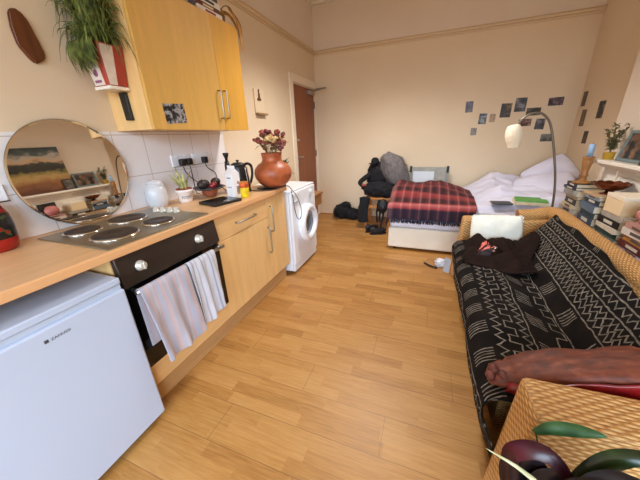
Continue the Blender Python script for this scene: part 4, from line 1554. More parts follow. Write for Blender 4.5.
g = G('rust_leather').pr(.62)
sp = g.n('ShaderNodeSeparateXYZ'); tc = g.n('ShaderNodeTexCoord'); g.l(tc.outputs['Object'], sp.inputs[0])
f = g.noise(g.mapped(g.obj(), (3, 8, 8)), 5, 4)
g.color(g.ramp(f, [(.3, (76, 32, 20)), (.55, (114, 54, 34)), (.75, (142, 82, 56))]))
t = thing('rust_quilt', 'rolled rust brown quilt with dark red lining along the near arm of the sofa', 'quilt', (2.42, 1.67, .6))
mb = MB(); mb.grid(lambda u, v: rust(u, v), 70, 30); mb.build('outer', g.m, t)
def lining(u, v):
    u_ = .06 + .92 * u
    v_ = (150 + 80 * v) / 360
    p = Vector(rust(u_, v_))
    c_ = Vector((p.x, 1.712, .474 + .30 * min(u_, .5)))
    n_ = p - c_
    return p + n_.normalized() * (.008 + .004 * nz(u * 16, v * 3))
mb = MB(); mb.grid(lining, 60, 10, None, .004); mb.build('red_lining', mat('dark_red_lining', (132, 20, 24), .35, 0, .2, 14), t)
mb = MB()
for k in range(5):
    mb.blob((2.05 + .012 * k, 1.69 + .022 * (k % 3), .495 + .012 * (k % 2)), (.016, .02, .015), .25, 3, 3, k)
mb.build('gathered_end', mat('rust_gather', (92, 44, 36), .6, 0, .25, 30), t)

# ================================================================== FIREPLACE, MANTEL
fp = thing('fireplace', 'white painted fireplace with mantel shelf and panelled surround on the right wall', 'fireplace', (3.1, 3.0, 0))
MZ = 1.062
mb = MB()
mb.box(3.0, BX - .001, 2.28, 3.74, MZ - .028, MZ, .006)
mb.box(3.045, BX - .001, 2.31, 3.71, MZ - .058, MZ - .0285, .006)
mb.build('mantel_shelf', M_white_gloss, fp)
for y0 in (2.33, 3.52):
    mb = MB(); mb.box(3.085, BX - .001, y0, y0 + .17, 0, MZ - .0585, .004); mb.box(3.075, 3.0845, y0 - .005, y0 + .175, 0, .14, .004); mb.box(3.077, 3.0845, y0 + .03, y0 + .14, .2, .92, .006)
    mb.build('jamb', M_white_gloss, fp)
mb = MB(); mb.box(3.095, BX - .001, 2.501, 3.519, .78, MZ - .0585, .003)
for a in ((2.54, 3.48, .955, .972), (2.54, 3.48, .80, .817), (2.54, 2.557, .8175, .9545), (3.463, 3.48, .8175, .9545)):
    mb.box(3.084, 3.0948, *a, .004)
mb.build('frieze_panel', M_white_gloss, fp)
mb = MB(); mb.box(3.125, BX - .001, 2.501, 3.519, 0, .7795); mb.build('infill_panel', M_white_gloss, fp)

# mantel things
t = thing('picture_frame', 'teal-grey framed picture leaning on the mantel shelf beside the small plant', 'picture frame', (3.08, 3.37, MZ + .0005))
ln_ = radians(12)
fr = frame((3.062, 3.385, MZ + .001), (0, -1, 0), Vector((sin(ln_), 0, cos(ln_))), Vector((-cos(ln_), 0, sin(ln_))))
mb = MB()
for a, b, c_, d_ in ((-.15, .15, 0, .022), (-.15, .15, .188, .21), (-.15, -.128, .022, .188), (.128, .15, .022, .188)):
    mb.obox(fr @ Matrix.Translation(((a + b) / 2, (c_ + d_) / 2, 0)), b - a, d_ - c_, .016, .002)
mb.build('frame', mat('teal_grey_frame', (110, 128, 130), .4), t)
mb = MB(); mb.obox(fr @ Matrix.Translation((0, .105, -.002)), .254, .164, .004); mb.build('picture', photo_mat('portrait_print', [(30, 34, 40), (44, 50, 56), (150, 110, 84), (200, 160, 130)], 9, 5), t)
mb = MB(); mb.obox(fr @ Matrix.Translation((0, .1, -.0105)), .29, .19, .004); mb.build('backing', M_black, t)
t = thing('mantel_plant', 'tiny bushy plant in a yellow pot at the far end of the mantel shelf', 'plant', (3.07, 3.63, MZ + .0005))
c = (3.06, 3.635, MZ + .0005)
mb = MB(); mb.lathe([(.03, 0), (.036, .05), (.039, .052), (.036, .053), (0, .046)], c=c, seg=24); mb.build('pot', mat('yellow_pot', (196, 158, 44), .4), t)
rnd = random.Random(8)
mb = MB(); ms = MB()
for i in range(9):
    a = rnd.uniform(0, 6.28)
    tip = Vector(c) + Vector((cos(a) * .06, sin(a) * .055, rnd.uniform(.1, .25)))
    st = spline([Vector(c) + Vector((0, 0, .045)), Vector(c) + Vector((cos(a) * .015, sin(a) * .015, .1)), tip], 5)
    ms.tube(st, .0015, 5)
    for p in st[3:]:
        for q in range(3):
            d_ = Vector((rnd.uniform(-1, 1), rnd.uniform(-1, 1), rnd.uniform(-.3, .7))).normalized() * .035
            mb.leaf([p, p + d_ * .5 + Vector((0, 0, .004)), p + d_], .018, (0, 0, 1), .2, .0008)
ms.build('stem', M_dry2, t)
mb.build('foliage', foliage_mat('olive_leaf', (66, 64, 36), (98, 92, 52), (126, 118, 72)), t)
# small frames further along the shelf (seen in the mirror)
t = thing('small_frame', 'small dark framed photo on the mantel shelf seen in the round mirror', 'picture frame', (3.08, 3.16, MZ + .0005))
fr = frame((3.02, 3.13, MZ + .001), (0, -1, 0), Vector((sin(ln_), 0, cos(ln_))), Vector((-cos(ln_), 0, sin(ln_))))
mb = MB()
for a, b, c_, d_ in ((-.06, .06, 0, .014), (-.06, .06, .136, .15), (-.06, -.046, .014, .136), (.046, .06, .014, .136)):
    mb.obox(fr @ Matrix.Translation(((a + b) / 2, (c_ + d_) / 2, 0)), b - a, d_ - c_, .014, .002)
mb.build('frame', mat('dark_wood_frame', (56, 44, 36), .4), t)
mb = MB(); mb.obox(fr @ Matrix.Translation((0, .075, -.002)), .092, .122, .004); mb.build('picture', photo_mat('grey_print', [(60, 58, 56), (130, 124, 116), (190, 180, 166)], 14, 9), t)

# landscape canvas leaning on the chimney breast (seen in the mirror)
g = G('landscape_canvas').pr(.6)
sp = g.n('ShaderNodeSeparateXYZ'); g.l(g.obj(), sp.inputs[0])
f = g.noise(g.mapped(g.obj(), (1, 3.2, 7)), 1.7, 5, .6)
hgt = g.ma('ADD', g.ma('DIVIDE', sp.outputs[2], .58), g.ma('MULTIPLY', g.ma('SUBTRACT', f, .5), .42))
g.color(g.ramp(hgt, [(.04, (92, 52, 36)), (.2, (142, 94, 54)), (.34, (182, 150, 92)), (.45, (130, 116, 62)), (.52, (44, 42, 34)), (.64, (64, 62, 54)), (.7, (196, 164, 128)), (.8, (176, 168, 158)), (.88, (78, 92, 92)), (.98, (52, 60, 60))]))
ln2 = radians(5)
fr = frame((3.062, 2.83, MZ + .001), (0, -1, 0), Vector((sin(ln2), 0, cos(ln2))), Vector((-cos(ln2), 0, sin(ln2))))
mb = MB(); mb.obox(fr @ Matrix.Translation((0, .295, 0)), .74, .58, .022, .002)
tag(mb.build('landscape_painting', g.m), 'large landscape painting on the mantel shelf, seen reflected in the round mirror', 'painting')

# ================================================================== BOOKCASE AND STACKS BEHIND THE SOFA
t = thing('low_bookcase', 'low wooden bookcase behind the sofa carrying stacks of books', 'bookcase', (2.98, 3.05, 0))
M_bcase = wood('bookcase_wood', (176, 134, 88), 'y', .5, .1)
BZ = .5
mb = MB(); mb.box(2.89, 3.075, 2.25, 3.835, BZ - .02, BZ, .002); mb.build('top', M_bcase, t)
for y in (2.26, 3.03, 3.81):
    MB().box(2.9, 3.07, y, y + .018, 0, BZ - .0205).build('side', M_bcase, t)
MB().box(2.9, 3.065, 2.279, 3.809, .2, .218).build('shelf', M_bcase, t) if False else None
GS = 'stacked books behind the sofa'
ORD = ['bottom', 'second up', 'third up', 'fourth up', 'fifth up', 'sixth up', 'seventh up', 'eighth up', 'ninth up', 'tenth up']
STK = [
    ('the far stack under the candle', 3.675, [(.045, .25, 'navy', (28, 34, 48)), (.055, .25, 'black', (24, 24, 27)), (.03, .24, 'white', (214, 206, 194)), (.04, .24, 'pale grey', (176, 168, 158)), (.028, .23, 'cream', (216, 198, 166)), (.046, .22, 'charcoal', (44, 42, 44)), (.028, .21, 'ochre', (190, 160, 116)), (.045, .21, 'stone grey', (150, 146, 140)), (.022, .2, 'dark blue', (44, 52, 70)), (.03, .2, 'near-black', (30, 28, 30))]),
    ('the second stack, under the copper bowl', 3.345, [(.04, .24, 'grey', (150, 144, 140)), (.05, .24, 'white', (216, 210, 204)), (.035, .23, 'brown', (104, 78, 56)), (.055, .23, 'slate blue', (58, 72, 90)), (.04, .22, 'dark teal', (40, 58, 66)), (.05, .22, 'blue-grey', (86, 102, 120)), (.035, .21, 'dark navy', (36, 42, 58)), (.025, .21, 'sky grey', (140, 156, 170)), (.015, .22, 'tan', (196, 164, 124))]),
    ('the middle stack, under the cream box', 3.065, [(.035, .25, 'black and white', (40, 38, 40)), (.04, .25, 'white', (224, 220, 214)), (.05, .24, 'olive grey', (104, 108, 100)), (.035, .24, 'dark green', (50, 72, 66)), (.03, .24, 'pale cream', (222, 208, 186)), (.045, .23, 'black', (26, 25, 27)), (.035, .23, 'warm grey', (168, 160, 150))]),
    ('the near stack at the right edge', 2.76, [(.04, .26, 'pale green', (174, 190, 172)), (.03, .26, 'white', (222, 218, 214)), (.03, .25, 'mauve', (136, 112, 130)), (.025, .25, 'lilac', (196, 186, 204)), (.04, .25, 'dark red', (100, 48, 44)), (.035, .24, 'orange brown', (176, 122, 62)), (.04, .24, 'off-white', (218, 206, 196)), (.03, .24, 'rose', (186, 140, 130))]),
    ('the nearest stack, past the right edge', 2.43, [(.05, .26, 'sand', (190, 170, 140)), (.04, .25, 'green', (90, 120, 96)), (.05, .25, 'maroon', (104, 50, 50)), (.04, .24, 'white', (222, 216, 208)), (.04, .24, 'blue', (78, 98, 130))]),
]
TOPS = []
rnd = random.Random(21)
for sname, cy, bl in STK:
    z = BZ + .0006
    for i, (T, L, cn, col) in enumerate(bl):
        D = rnd.uniform(.145, .17)
        xo = 2.985 + rnd.uniform(-.012, .012)
        book('book', (xo, cy + rnd.uniform(-.012, .012), z), L, D, T, col, f'{cn} book, {ORD[i]} in {sname}', GS, rnd.uniform(-.06, .06), stripe=None if rnd.random() < .4 else ((212, 202, 184) if sum(col) < 300 else (92, 80, 74)))
        z += T + .0005
    TOPS.append(z)
# candle holder on the far stack
z = TOPS[0]
t = thing('candle_holder', 'turned wooden candlestick holding a blue candle on the far book stack', 'candlestick', (2.99, 3.66, z))
c = (2.955, 3.66, z)
M_ctw = wood('turned_oak', (166, 112, 58), 'z', .4, .2)
mb = MB(); mb.lathe([(.058, 0), (.06, .006), (.052, .014), (.026, .022), (.022, .05), (.03, .062), (.022, .075), (.026, .12), (.034, .17), (.03, .185), (.037, .198), (.036, .206), (.016, .206), (.0, .2)], c=c, seg=32); mb.build('stick', M_ctw, t)
mb = MB(); mb.lathe([(.02, .2065), (.019, .3), (.016, .302), (0, .299)], c=c, seg=24)
cd = mb.build('candle', mat('pale_blue_wax', (150, 182, 216), .5), t)
MB().cyl((c[0], c[1], z + .3), (c[0] + .002, c[1], z + .312), .0015, seg=6).build('wick', M_rubber, cd)
# copper bowl
z = TOPS[1]
c = (2.99, 3.33, z)
M_cop = mat('dark_copper', (122, 66, 42), .3, .85, .2, 20)
t = thing('copper_bowl', 'fluted dark copper bowl on a foot, on the second book stack', 'bowl', c)
mb = MB(); mb.lathe([(.05, 0), (.052, .004), (.03, .01), (.022, .026), (.0, .027)], c=c, seg=32); mb.build('foot', M_cop, t)
def bowl_pt(u, v):
    a = 2 * pi * u
    r_ = .02 + .08 * (v ** .75) * (1 + .05 * abs(sin(a * 6)) * v)
    return (c[0] + r_ * cos(a), c[1] + r_ * sin(a), c[2] + .028 + .045 * v ** 1.7 + .008 * v * abs(sin(a * 6)))
mb = MB(); mb.grid(bowl_pt, 72, 12, None, .004); mb.build('bowl', M_cop, t)
# cream box
z = TOPS[2]
t = thing('cream_box', 'cream cardboard box file on the middle book stack', 'box', (2.985, 3.07, z))
mb = MB(); mb.box(2.91, 3.06, 2.985, 3.17, z, z + .095, .003); mb.build('box', mat('cream_card', (230, 204, 164), .7), t)
mb = MB(); mb.box(2.908, 3.062, 2.983, 3.172, z + .0953, z + .12, .003); mb.build('lid', mat('pale_card', (236, 222, 200), .7), t)
# pink glass and dark frame on the near stack
z = TOPS[3]
t = thing('pink_vase', 'round pink glass vase on the near book stack at the right edge', 'vase', (2.97, 2.8, z))
g = G('pink_glass').pr(.12)
g.color(lin((224, 140, 138)))
g.b.inputs['Transmission Weight'].default_value = .3
c = (2.965, 2.79, z)
mb = MB(); mb.lathe([(.03, 0), (.055, .01), (.078, .05), (.078, .075), (.055, .11), (.035, .122), (.033, .122), (.05, .108), (.072, .072), (.07, .05), (0, .012)], c=c, seg=36); mb.build('body', g.m, t)
t = thing('black_picture', 'small black framed picture leaning on the fireplace behind the pink vase', 'picture frame', (3.04, 2.86, z))
fr = frame((3.049, 2.8, z + .001), (0, -1, 0), Vector((sin(.12), 0, cos(.12))), Vector((-cos(.12), 0, sin(.12))))
mb = MB()
for a, b, c_, d_ in ((-.1, .1, 0, .018), (-.1, .1, .142, .16), (-.1, -.082, .018, .142), (.082, .1, .018, .142)):
    mb.obox(fr @ Matrix.Translation(((a + b) / 2, (c_ + d_) / 2, 0)), b - a, d_ - c_, .012, .002)
mb.build('frame', M_black, t)
mb = MB(); mb.obox(fr @ Matrix.Translation((0, .08, -.001)), .164, .124, .004); mb.build('picture', photo_mat('dark_print', [(24, 22, 22), (40, 36, 34), (90, 80, 72)], 14, 4), t)

# ================================================================== FLOOR LAMP
LX, LY = 2.795, 3.615
t = thing('arc_lamp', 'steel arc floor lamp with a white shade standing between the sofa and the bed', 'lamp', (LX, LY, 0))
mb = MB(); mb.lathe([(.075, 0), (.078, .004), (.078, .016), (.02, .024), (.012, .03)], c=(LX, LY, 0), seg=36); mb.build('base', M_dark_metal, t)
pp = spline([(LX, LY, .028), (LX + .003, LY, .35), (LX - .002, LY, .64), (2.765, LY, .88), (2.70, LY, 1.14), (2.645, LY, 1.31), (2.60, LY, 1.385), (2.545, LY, 1.42), (2.48, LY, 1.412), (2.435, LY, 1.372), (2.42, LY, 1.335)], 8)
M_lampsteel = mat('grey_steel_tube', (118, 112, 102), .35, .9)
mb = MB(); mb.tube(pp, .0085, 10); mb.build('pole', M_lampsteel, t)
fr = frame((2.405, LY, 1.255), Vector((.98, 0, .17)).normalized(), (0, 1, 0), Vector((-.17, 0, .98)).normalized())
g = G('white_fabric_shade').pr(.8)
g.color(lin((240, 228, 204)))
g.b.inputs['Transmission Weight'].default_value = .0
g.b.inputs['Subsurface Weight'].default_value = .3
g.b.inputs['Subsurface Radius'].default_value = (.03, .025, .02)
def shade(u, v):
    a = 2 * pi * u
    prof = [(.02, .085), (.04, .078), (.054, .045), (.058, .005), (.053, -.035), (.042, -.068), (.038, -.082)]
    s_ = v * (len(prof) - 1)
    i = min(len(prof) - 2, int(s_))
    r_ = prof[i][0] + (prof[i + 1][0] - prof[i][0]) * (s_ - i)
    h_ = prof[i][1] + (prof[i + 1][1] - prof[i][1]) * (s_ - i)
    r_ *= 1 + .05 * abs(sin(a * 7)) * v
    h_ -= .014 * abs(sin(a * 4)) * max(0, v - .8) * 5
    return fr @ Vector((r_ * cos(a), r_ * sin(a), h_))
mb = MB(); mb.grid(shade, 84, 24, None, .0025); mb.build('shade', g.m, t)
mb = MB(); mb.cyl(fr @ Vector((0, 0, .05)), fr @ Vector((0, 0, .088)), .018, .014); mb.build('lamp_holder', M_lampsteel, t)
mb = MB(); mb.blob(fr @ Vector((0, 0, .02)), (.024, .024, .03), 0, 1, 3); mb.build('bulb', mat('frosted_bulb', (240, 238, 232), .3), t)

# ================================================================== BED
BX0, BX1, BYA, BYB = 1.40, 3.345, 3.93, 5.06
bed = thing('divan_bed', 'divan bed with a cream base along the back wall', 'bed', ((BX0 + BX1) / 2, (BYA + BYB) / 2, 0))
g = G('cream_divan_cloth').pr(.9)
g.color(g.ramp(g.noise(g.obj(), 5, 3), [(.3, (232, 222, 204)), (.7, (240, 232, 216))]))
g.bump(g.noise(g.obj(), 200, 2), .15, .003)
MB().box(BX0, BX1, BYA, BYB, .035, .275, .018, 3).build('base', g.m, bed)
mb = MB(); mb.box(BX0 + .01, BX1, BYA + .006, BYB, .276, .52, .05, 4)
mb.build('mattress', mat('white_mattress', (216, 216, 232), .9, 0, .03, 8), bed)
for x in (BX0 + .08, (BX0 + BX1) / 2, BX1 - .1):
    for y in (BYA + .07, BYB - .07):
        MB().cyl((x, y, 0), (x, y, .036), .022).build('foot', M_black, bed)

# duvet: folded hills of white cotton
def fbm(x, y, s):
    return nz(x, y, s) + .5 * nz(x * 2.1, y * 2.1, s + 3) + .25 * nz(x * 4.3, y * 4.3, s + 9)


def duvet_pt(u, v):
    x = 2.2 + 1.135 * u
    y = BYA - .012 + (BYB + .05 - BYA) * v
    e = min(u * 3.2, 1) * min(1, (1 - u) * 8 + .35)
    ridge = abs(nz(x * 2.2 + .6 * y, y * 4.5, 2.2))
    z = .54 + e * (.05 + .11 * v + .07 * fbm(x * 2.2, y * 2.6, 1) + .085 * (1 - ridge * 2.2) * (.3 + .7 * v) * .6)
    z = max(z, .538 + .012 * e)
    if v < .10:                                # turn down over the front
        q = 1 - v / .10
        z = .54 + (z - .54) * (1 - q) - q ** 1.5 * .14 + .01 * nz(x * 7, 3)
        y = BYA - .022 - .012 * q + .1 * (1 - q) * (BYB - BYA) + .012 * nz(x * 6, q * 2, 5)
    return (x, y, z)


g = G('white_cotton').pr(.9)
g.color(g.ramp(g.noise(g.obj(), 3, 3), [(.3, (206, 206, 226)), (.7, (220, 219, 236))]))
M_cotton = g.m
mb = MB(); mb.grid(duvet_pt, 90, 70, None, .012)
tag(mb.build('duvet', M_cotton), 'rumpled white duvet covering the right half of the bed', 'duvet')

# pillows propped in the far corner
for i, (c_, rx, ry, rz_, w_, h_, lb) in enumerate(((Vector((3.12, 4.84, .78)), 60, 8, 72, .5, .38, 'plump white pillow propped up in the corner at the head of the bed'),
                                                   (Vector((2.98, 4.55, .70)), 26, 14, 80, .56, .38, 'white pillow lying at the head of the bed in front of the propped one'))):
    M = Matrix.Translation(c_) @ Matrix.Rotation(radians(rz_ - 90 if i else -18), 4, 'Z') @ Matrix.Rotation(radians(rx), 4, 'X') @ Matrix.Rotation(radians(-14 if i else 0), 4, 'Y') @ Matrix.Rotation(radians(0 if i else 38), 4, 'Z')
    mb = MB(); mb.cushion(M, w_, h_, .17, 26, .5, .015, i + 2)
    tag(mb.build('bed_pillow', M_cotton), lb, 'pillow', 'pillows on the bed')


# plaid blanket with a fringe
def plaid():
    g = G('plaid_wool').pr(.95)
    uv, u, v = g.uv()
    P_ = .205
    fu = g.ma('FRACT', g.ma('DIVIDE', u, P_ * .5))
    red, dark, navy, pale = (136, 38, 40), (44, 20, 24), (26, 28, 50), (176, 128, 126)
    warp = g.ramp(fu, [(0, dark), (.16, (96, 34, 38)), (.4, (128, 44, 46)), (.52, pale), (.6, (150, 90, 92)), (.66, (110, 36, 40)), (.86, dark), (1, dark)])
    weft = g.ramp(v, [(0, navy), (.085, navy), (.1, (42, 36, 58)), (.115, (196, 82, 86)), (.135, (206, 100, 98)), (.155, (212, 134, 128)), (.175, (192, 66, 68)), (.205, (176, 56, 58)), (.225, dark), (.3, (46, 22, 28)), (.34, (140, 48, 50)), (.42, (176, 70, 68)), (.46, dark), (.56, (48, 24, 30)), (.62, (150, 48, 50)), (.7, (120, 60, 62)), (.76, dark), (.88, (126, 42, 44)), (1, dark)])
    c = g.mix(.42, weft, warp)
    hem = g.ma('LESS_THAN', v, .098)
    c2 = g.mix(g.ma('MULTIPLY', hem, .55), c, lin(navy))
    n = g.noise(g.mapped(uv, (150, 150, 1)), 2, 2)
    g.color(g.mix(g.ma('MULTIPLY', n, .25), c2, lin((40, 18, 22))))
    g.bump(n, .3, .004)
    return g.m


BLX0, BLX1 = 1.375, 2.29
def blanket_pt(u, v):
    L = 1.15
    s = v * L
    x = BLX0 + (BLX1 - BLX0) * u
    drop = .155
    front = BYA - .02
    heap = .0
    if s < drop:
        q = 1 - s / drop
        y = front - .006 + .008 * sin(x * 21) * q
        z = .55 - drop * q
    else:
        t_ = s - drop
        y = front + min(t_, .03) * .7 + max(0, t_ - .03) * .92
        z = .558 + .012 * min(1, t_ / .03)
        k = max(0, min(1, (y - 4.02) / .3))
        heap = k * (.105 + .045 * nz(x * 3.1, y * 3.2, 4) + .03 * abs(nz(x * 8, y * 7, 6)))
        if u > .62:
            heap *= 1 - .75 * ((u - .62) / .38) ** 1.2
            y = y - .12 * ((u - .62) / .38) * k * (y - front) / 1.0
        z += heap + .006 * nz(x * 9, y * 9, 1)
    if x < 1.425:                              # falls over the foot end
        q = (1.425 - x) / .05
        z -= .16 * q * q + (.10 * q if s > drop else 0)
        x = 1.392 - .004 * q - .012
        z = max(z, .3)
    x += .05 * (u ** 3) * max(0, .35 - v) * -1
    return (x, y, z)


bl = MB(); bl.grid(blanket_pt, 80, 76, lambda u, v: (u * .95, v), .007)
t = thing('plaid_blanket', 'red and navy plaid wool blanket thrown over the foot end of the bed', 'blanket', (1.83, 4.4, .4))
bl.build('cloth', plaid(), t)
mb = MB()
rnd = random.Random(3)
for i in range(150):
    u = .03 + .96 * i / 149
    p = Vector(blanket_pt(u, 0)) + Vector((0, -.003, .004))
    mb.tube([p, p + Vector((rnd.uniform(-.004, .004), -.004, -.018)), p + Vector((rnd.uniform(-.009, .009), -.003, -rnd.uniform(.035, .055)))], .0034, 4)
o = mb.build('fringe', mat('navy_fringe', (40, 40, 60), .95), t)
o['kind'] = 'stuff'

# folded grey chair leaning behind the bed
t = thing('folding_chair', 'folded grey canvas chair with black frame ends leaning on the wall behind the bed', 'chair', (1.78, 5.16, 0))
ME = mat('grey_canvas', (158, 156, 148), .85, 0, .06, 20)
mb = MB(); mb.box(1.55, 2.02, 5.135, 5.15, .56, .835, .006)
mb.build('back_canvas', ME, t)
mb = MB(); mb.box(1.57, 1.86, 5.122, 5.1345, .60, .775, .004)
mb.build('pale_pocket', mat('pale_canvas', (214, 218, 224), .85), t)
for x in (1.535, 2.035):
    mb = MB(); mb.box(x - .014, x + .014, 5.125, 5.16, 0.0, .76, .005); mb.build('frame_post', mat('grey_post', (150, 148, 142), .5), t); mb = MB(); mb.box(x - .016, x + .016, 5.12, 5.162, .7605, .85, .006); mb.build('post_end', M_black, t)
mb = MB(); mb.tube([(1.55, 5.142, .3), (2.02, 5.142, .3)], .01, 8); mb.build('cross_bar', M_black, t)

# books on the bed edge by the lamp
GBB = 'books lying on the duvet by the lamp'
zb = .585
for T, L, D, col, lb, (x, y), a in ((.03, .27, .19, (222, 208, 176), 'cream book under the green one on the duvet edge by the lamp', (2.745, 4.02), 1.5),
                                    (.016, .26, .18, (92, 158, 70), 'green paperback on top of the cream book on the duvet edge by the lamp', (2.75, 4.025), 1.42)):
    book('book', (x, y, zb + .022), L, D, T, col, lb, GBB, ang=a)
    zb += T + .0006
book('book', (2.5, 4.0, .60), .18, .12, .014, (70, 72, 76), 'thin dark grey book on the duvet edge left of the green one', GBB, ang=1.62)

# ================================================================== CHAIR WITH CLOTHES
t = thing('wooden_chair', 'orange-brown wooden chair buried under black clothes left of the bed', 'chair', (1.14, 4.86, 0))
M_ch = wood('orange_chair_wood', (186, 122, 58), 'z', .45, .12)
MB().box(.95, 1.33, 4.66, 5.04, .43, .455, .006).build('seat', M_ch, t)
for x in (.972, 1.308):
    MB().box(x - .017, x + .017, 4.675, 4.709, 0, .4295, .004).build('leg', M_ch, t)
    MB().box(x - .017, x + .017, 4.99, 5.024, 0, .4295, .004).build('leg', M_ch, t)
mb = MB()
for x in (.972, 1.308):
    mb.box(x - .016, x + .016, 5.0, 5.03, .456, .86, .004)
for z in (.6, .72, .82):
    mb.box(.99, 1.29, 5.005, 5.022, z, z + .045, .003)
mb.build('backrest', M_ch, t)
mb = MB(); mb.box(.99, 1.29, 4.69, 4.7, .3, .34); mb.box(.967, .977, 4.71, 4.99, .2, .23); mb.box(1.303, 1.313, 4.71, 4.99, .2, .23)
mb.build('stretcher', M_ch, t)
M_blk = mat('black_cloth', (19, 18, 22), .95, 0, .25, 9)
M_blk2 = mat('black_nylon', (22, 22, 27), .55, 0, .2, 9)
GC = 'clothes heaped on the wooden chair'
# coat piled on seat and back
t = thing('black_coat', 'black coat heaped over the seat and back of the wooden chair', 'coat', (1.13, 4.8, .46))
mb = MB()
mb.blob((1.13, 4.80, .56), (.24, .15, .115), .22, 2.6, 4, 2, flat=.458)
mb.blob((1.08, 4.92, .74), (.155, .1, .19), .2, 2.5, 4, 5)
mb.blob((1.26, 4.80, .54), (.12, .14, .11), .25, 3, 4, 9, flat=.458)
mb.build('body', M_blk, t)
mb = MB(); mb.tube(spline([(.99, 4.86, .76), (.9, 4.78, .70), (.865, 4.73, .655), (.93, 4.7, .60)]), lambda s: .04 - .014 * s, 10); mb.build('sleeve', M_blk, t)
mb = MB(); mb.blob((.92, 4.70, .625), (.042, .02, .02), .3, 3, 3, 4); mb.build('red_cuff', mat('dusky_red_cuff', (150, 70, 66), .9), t)
# trousers hanging off the seat edge
t = thing('black_trousers', 'black trousers hanging down from the front left of the wooden chair', 'trousers', (.93, 4.62, .1))
mb = MB()
for (x0, s_) in ((.945, 1), (.99, 4)):
    def tp(u, v):
        a = 2 * pi * v
        z = .475 - .38 * u
        k = 1 + .25 * nz(u * 4 + s_, cos(a) * 1.5, sin(a) * 1.5) + .12 * nz(u * 11, cos(a) * 3, s_)
        if u in (0, 1):
            k *= .3
        return (x0 - .03 * sin(u * 2.2) + cos(a) * .052 * k, 4.605 + .03 * (1 - u) + sin(a) * .04 * k + .01 * s_ * .2, z)
    mb.grid(tp, 24, 16)
mb.build('leg_cloth', M_blk, t)
# straps
t = thing('black_bag', 'black shoulder bag with dangling straps hanging at the front of the wooden chair', 'bag', (1.21, 4.6, .1))
mb = MB(); mb.blob((1.22, 4.585, .36), (.075, .05, .1), .2, 2.6, 4, 14); mb.build('body', M_blk2, t)
for pts in ([(1.17, 4.6, .44), (1.15, 4.57, .3), (1.155, 4.565, .2), (1.16, 4.57, .13)], [(1.24, 4.58, .29), (1.235, 4.565, .18), (1.215, 4.56, .1), (1.2, 4.57, .012), (1.16, 4.58, .01)], [(1.2, 4.58, .3), (1.19, 4.56, .2), (1.2, 4.555, .14)]):
    mb = MB(); mb.tube(spline(pts), .013, 8); mb.build('strap', M_blk, t)
# shoes
for i, (x, y, a, lb) in enumerate(((1.20, 4.43, .5, 'black shoe on the floor in front of the wooden chair, nearer the bed'), (1.10, 4.53, .9, 'black shoe on the floor half under the wooden chair'))):
    t = thing('shoe', lb, 'shoe', (x, y, 0), 'shoes by the wooden chair')
    M = Matrix.Translation((x, y, 0)) @ Matrix.Rotation(a, 4, 'Z')
    mb = MB(); mb.blob((0, 0, .05), (.12, .045, .042), .08, 2, 4, i, M=Matrix.Identity(4), flat=.018)
    for v_ in mb.bm.verts:
        if v_.co.x < -.02:
            v_.co.z += .035 * min(1, (-.02 - v_.co.x) / .05) * (v_.co.z > .04)
        v_.co = M @ v_.co
    mb.build('upper', M_blk2, t)
    mb = MB()
    poly = [(.122 * cos(k * pi / 12), (.046 - .008 * (cos(k * pi / 12) < 0)) * sin(k * pi / 12)) for k in range(24)]
    mb.prism(poly, M, .018); mb.build('sole', M_rubber, t)
# grey faux fur
g = G('grey_faux_fur').pr(.95)
f = g.noise(g.mapped(g.obj(), (30, 30, 8)), 3, 5, .7)
g.color(g.ramp(f, [(.3, (92, 86, 86)), (.5, (128, 121, 120)), (.72, (164, 156, 154))]))
g.bump(f, .8, .02)
mb = MB()
M = Matrix.Rotation(radians(20), 4, 'Y')
mb.blob((1.325, 4.9, .82), (.165, .14, .27), .12, 2.2, 5, 3, M=Matrix.Rotation(radians(-33), 4, 'Y'))
for v_ in mb.bm.verts:
    v_.co += v_.co.normalized() * .006 * nz(v_.co.x * 60, v_.co.y * 60, v_.co.z * 60)
t = thing('fur_coat', 'bulky grey fur garment piled on the back of the wooden chair', 'coat', (1.325, 4.9, .6))
pts_ = [(v_.co.copy(), (v_.co - Vector((1.325, 4.9, .82))).normalized()) for v_ in mb.bm.verts]
mb.build('body', g.m, t)
rnd = random.Random(77)
mb = MB()
for p_, n_ in rnd.sample(pts_, min(2200, len(pts_))):
    if n_.y > .55:
        continue
    dn = (Vector((.35, 0, -1)) + n_ * .55 + Vector((rnd.uniform(-.4, .4), rnd.uniform(-.3, .3), rnd.uniform(-.2, .2)))).normalized()
    L_ = rnd.uniform(.022, .042)
    mb.leaf([p_ - n_ * .002, p_ + (n_ * .5 + dn * .5) * L_ * .55, p_ + (dn * .85 + n_ * .2) * L_], .006, n_, .2, .0006)
o = mb.build('fur', g.m, t)
o['kind'] = 'stuff'
# black cap
t = thing('black_hat', 'small black hat on top of the coat heap on the wooden chair', 'hat', (1.055, 4.86, .9))
mb = MB(); mb.lathe([(.055, 0), (.058, .02), (.05, .06), (.03, .08), (0, .085)], c=(1.05, 4.86, .915), seg=24); mb.build('crown', M_blk, t)
mb = MB(); mb.blob((1.02, 4.84, .915), (.06, .05, .012), .05, 2, 3, 1); mb.build('brim', M_blk, t)
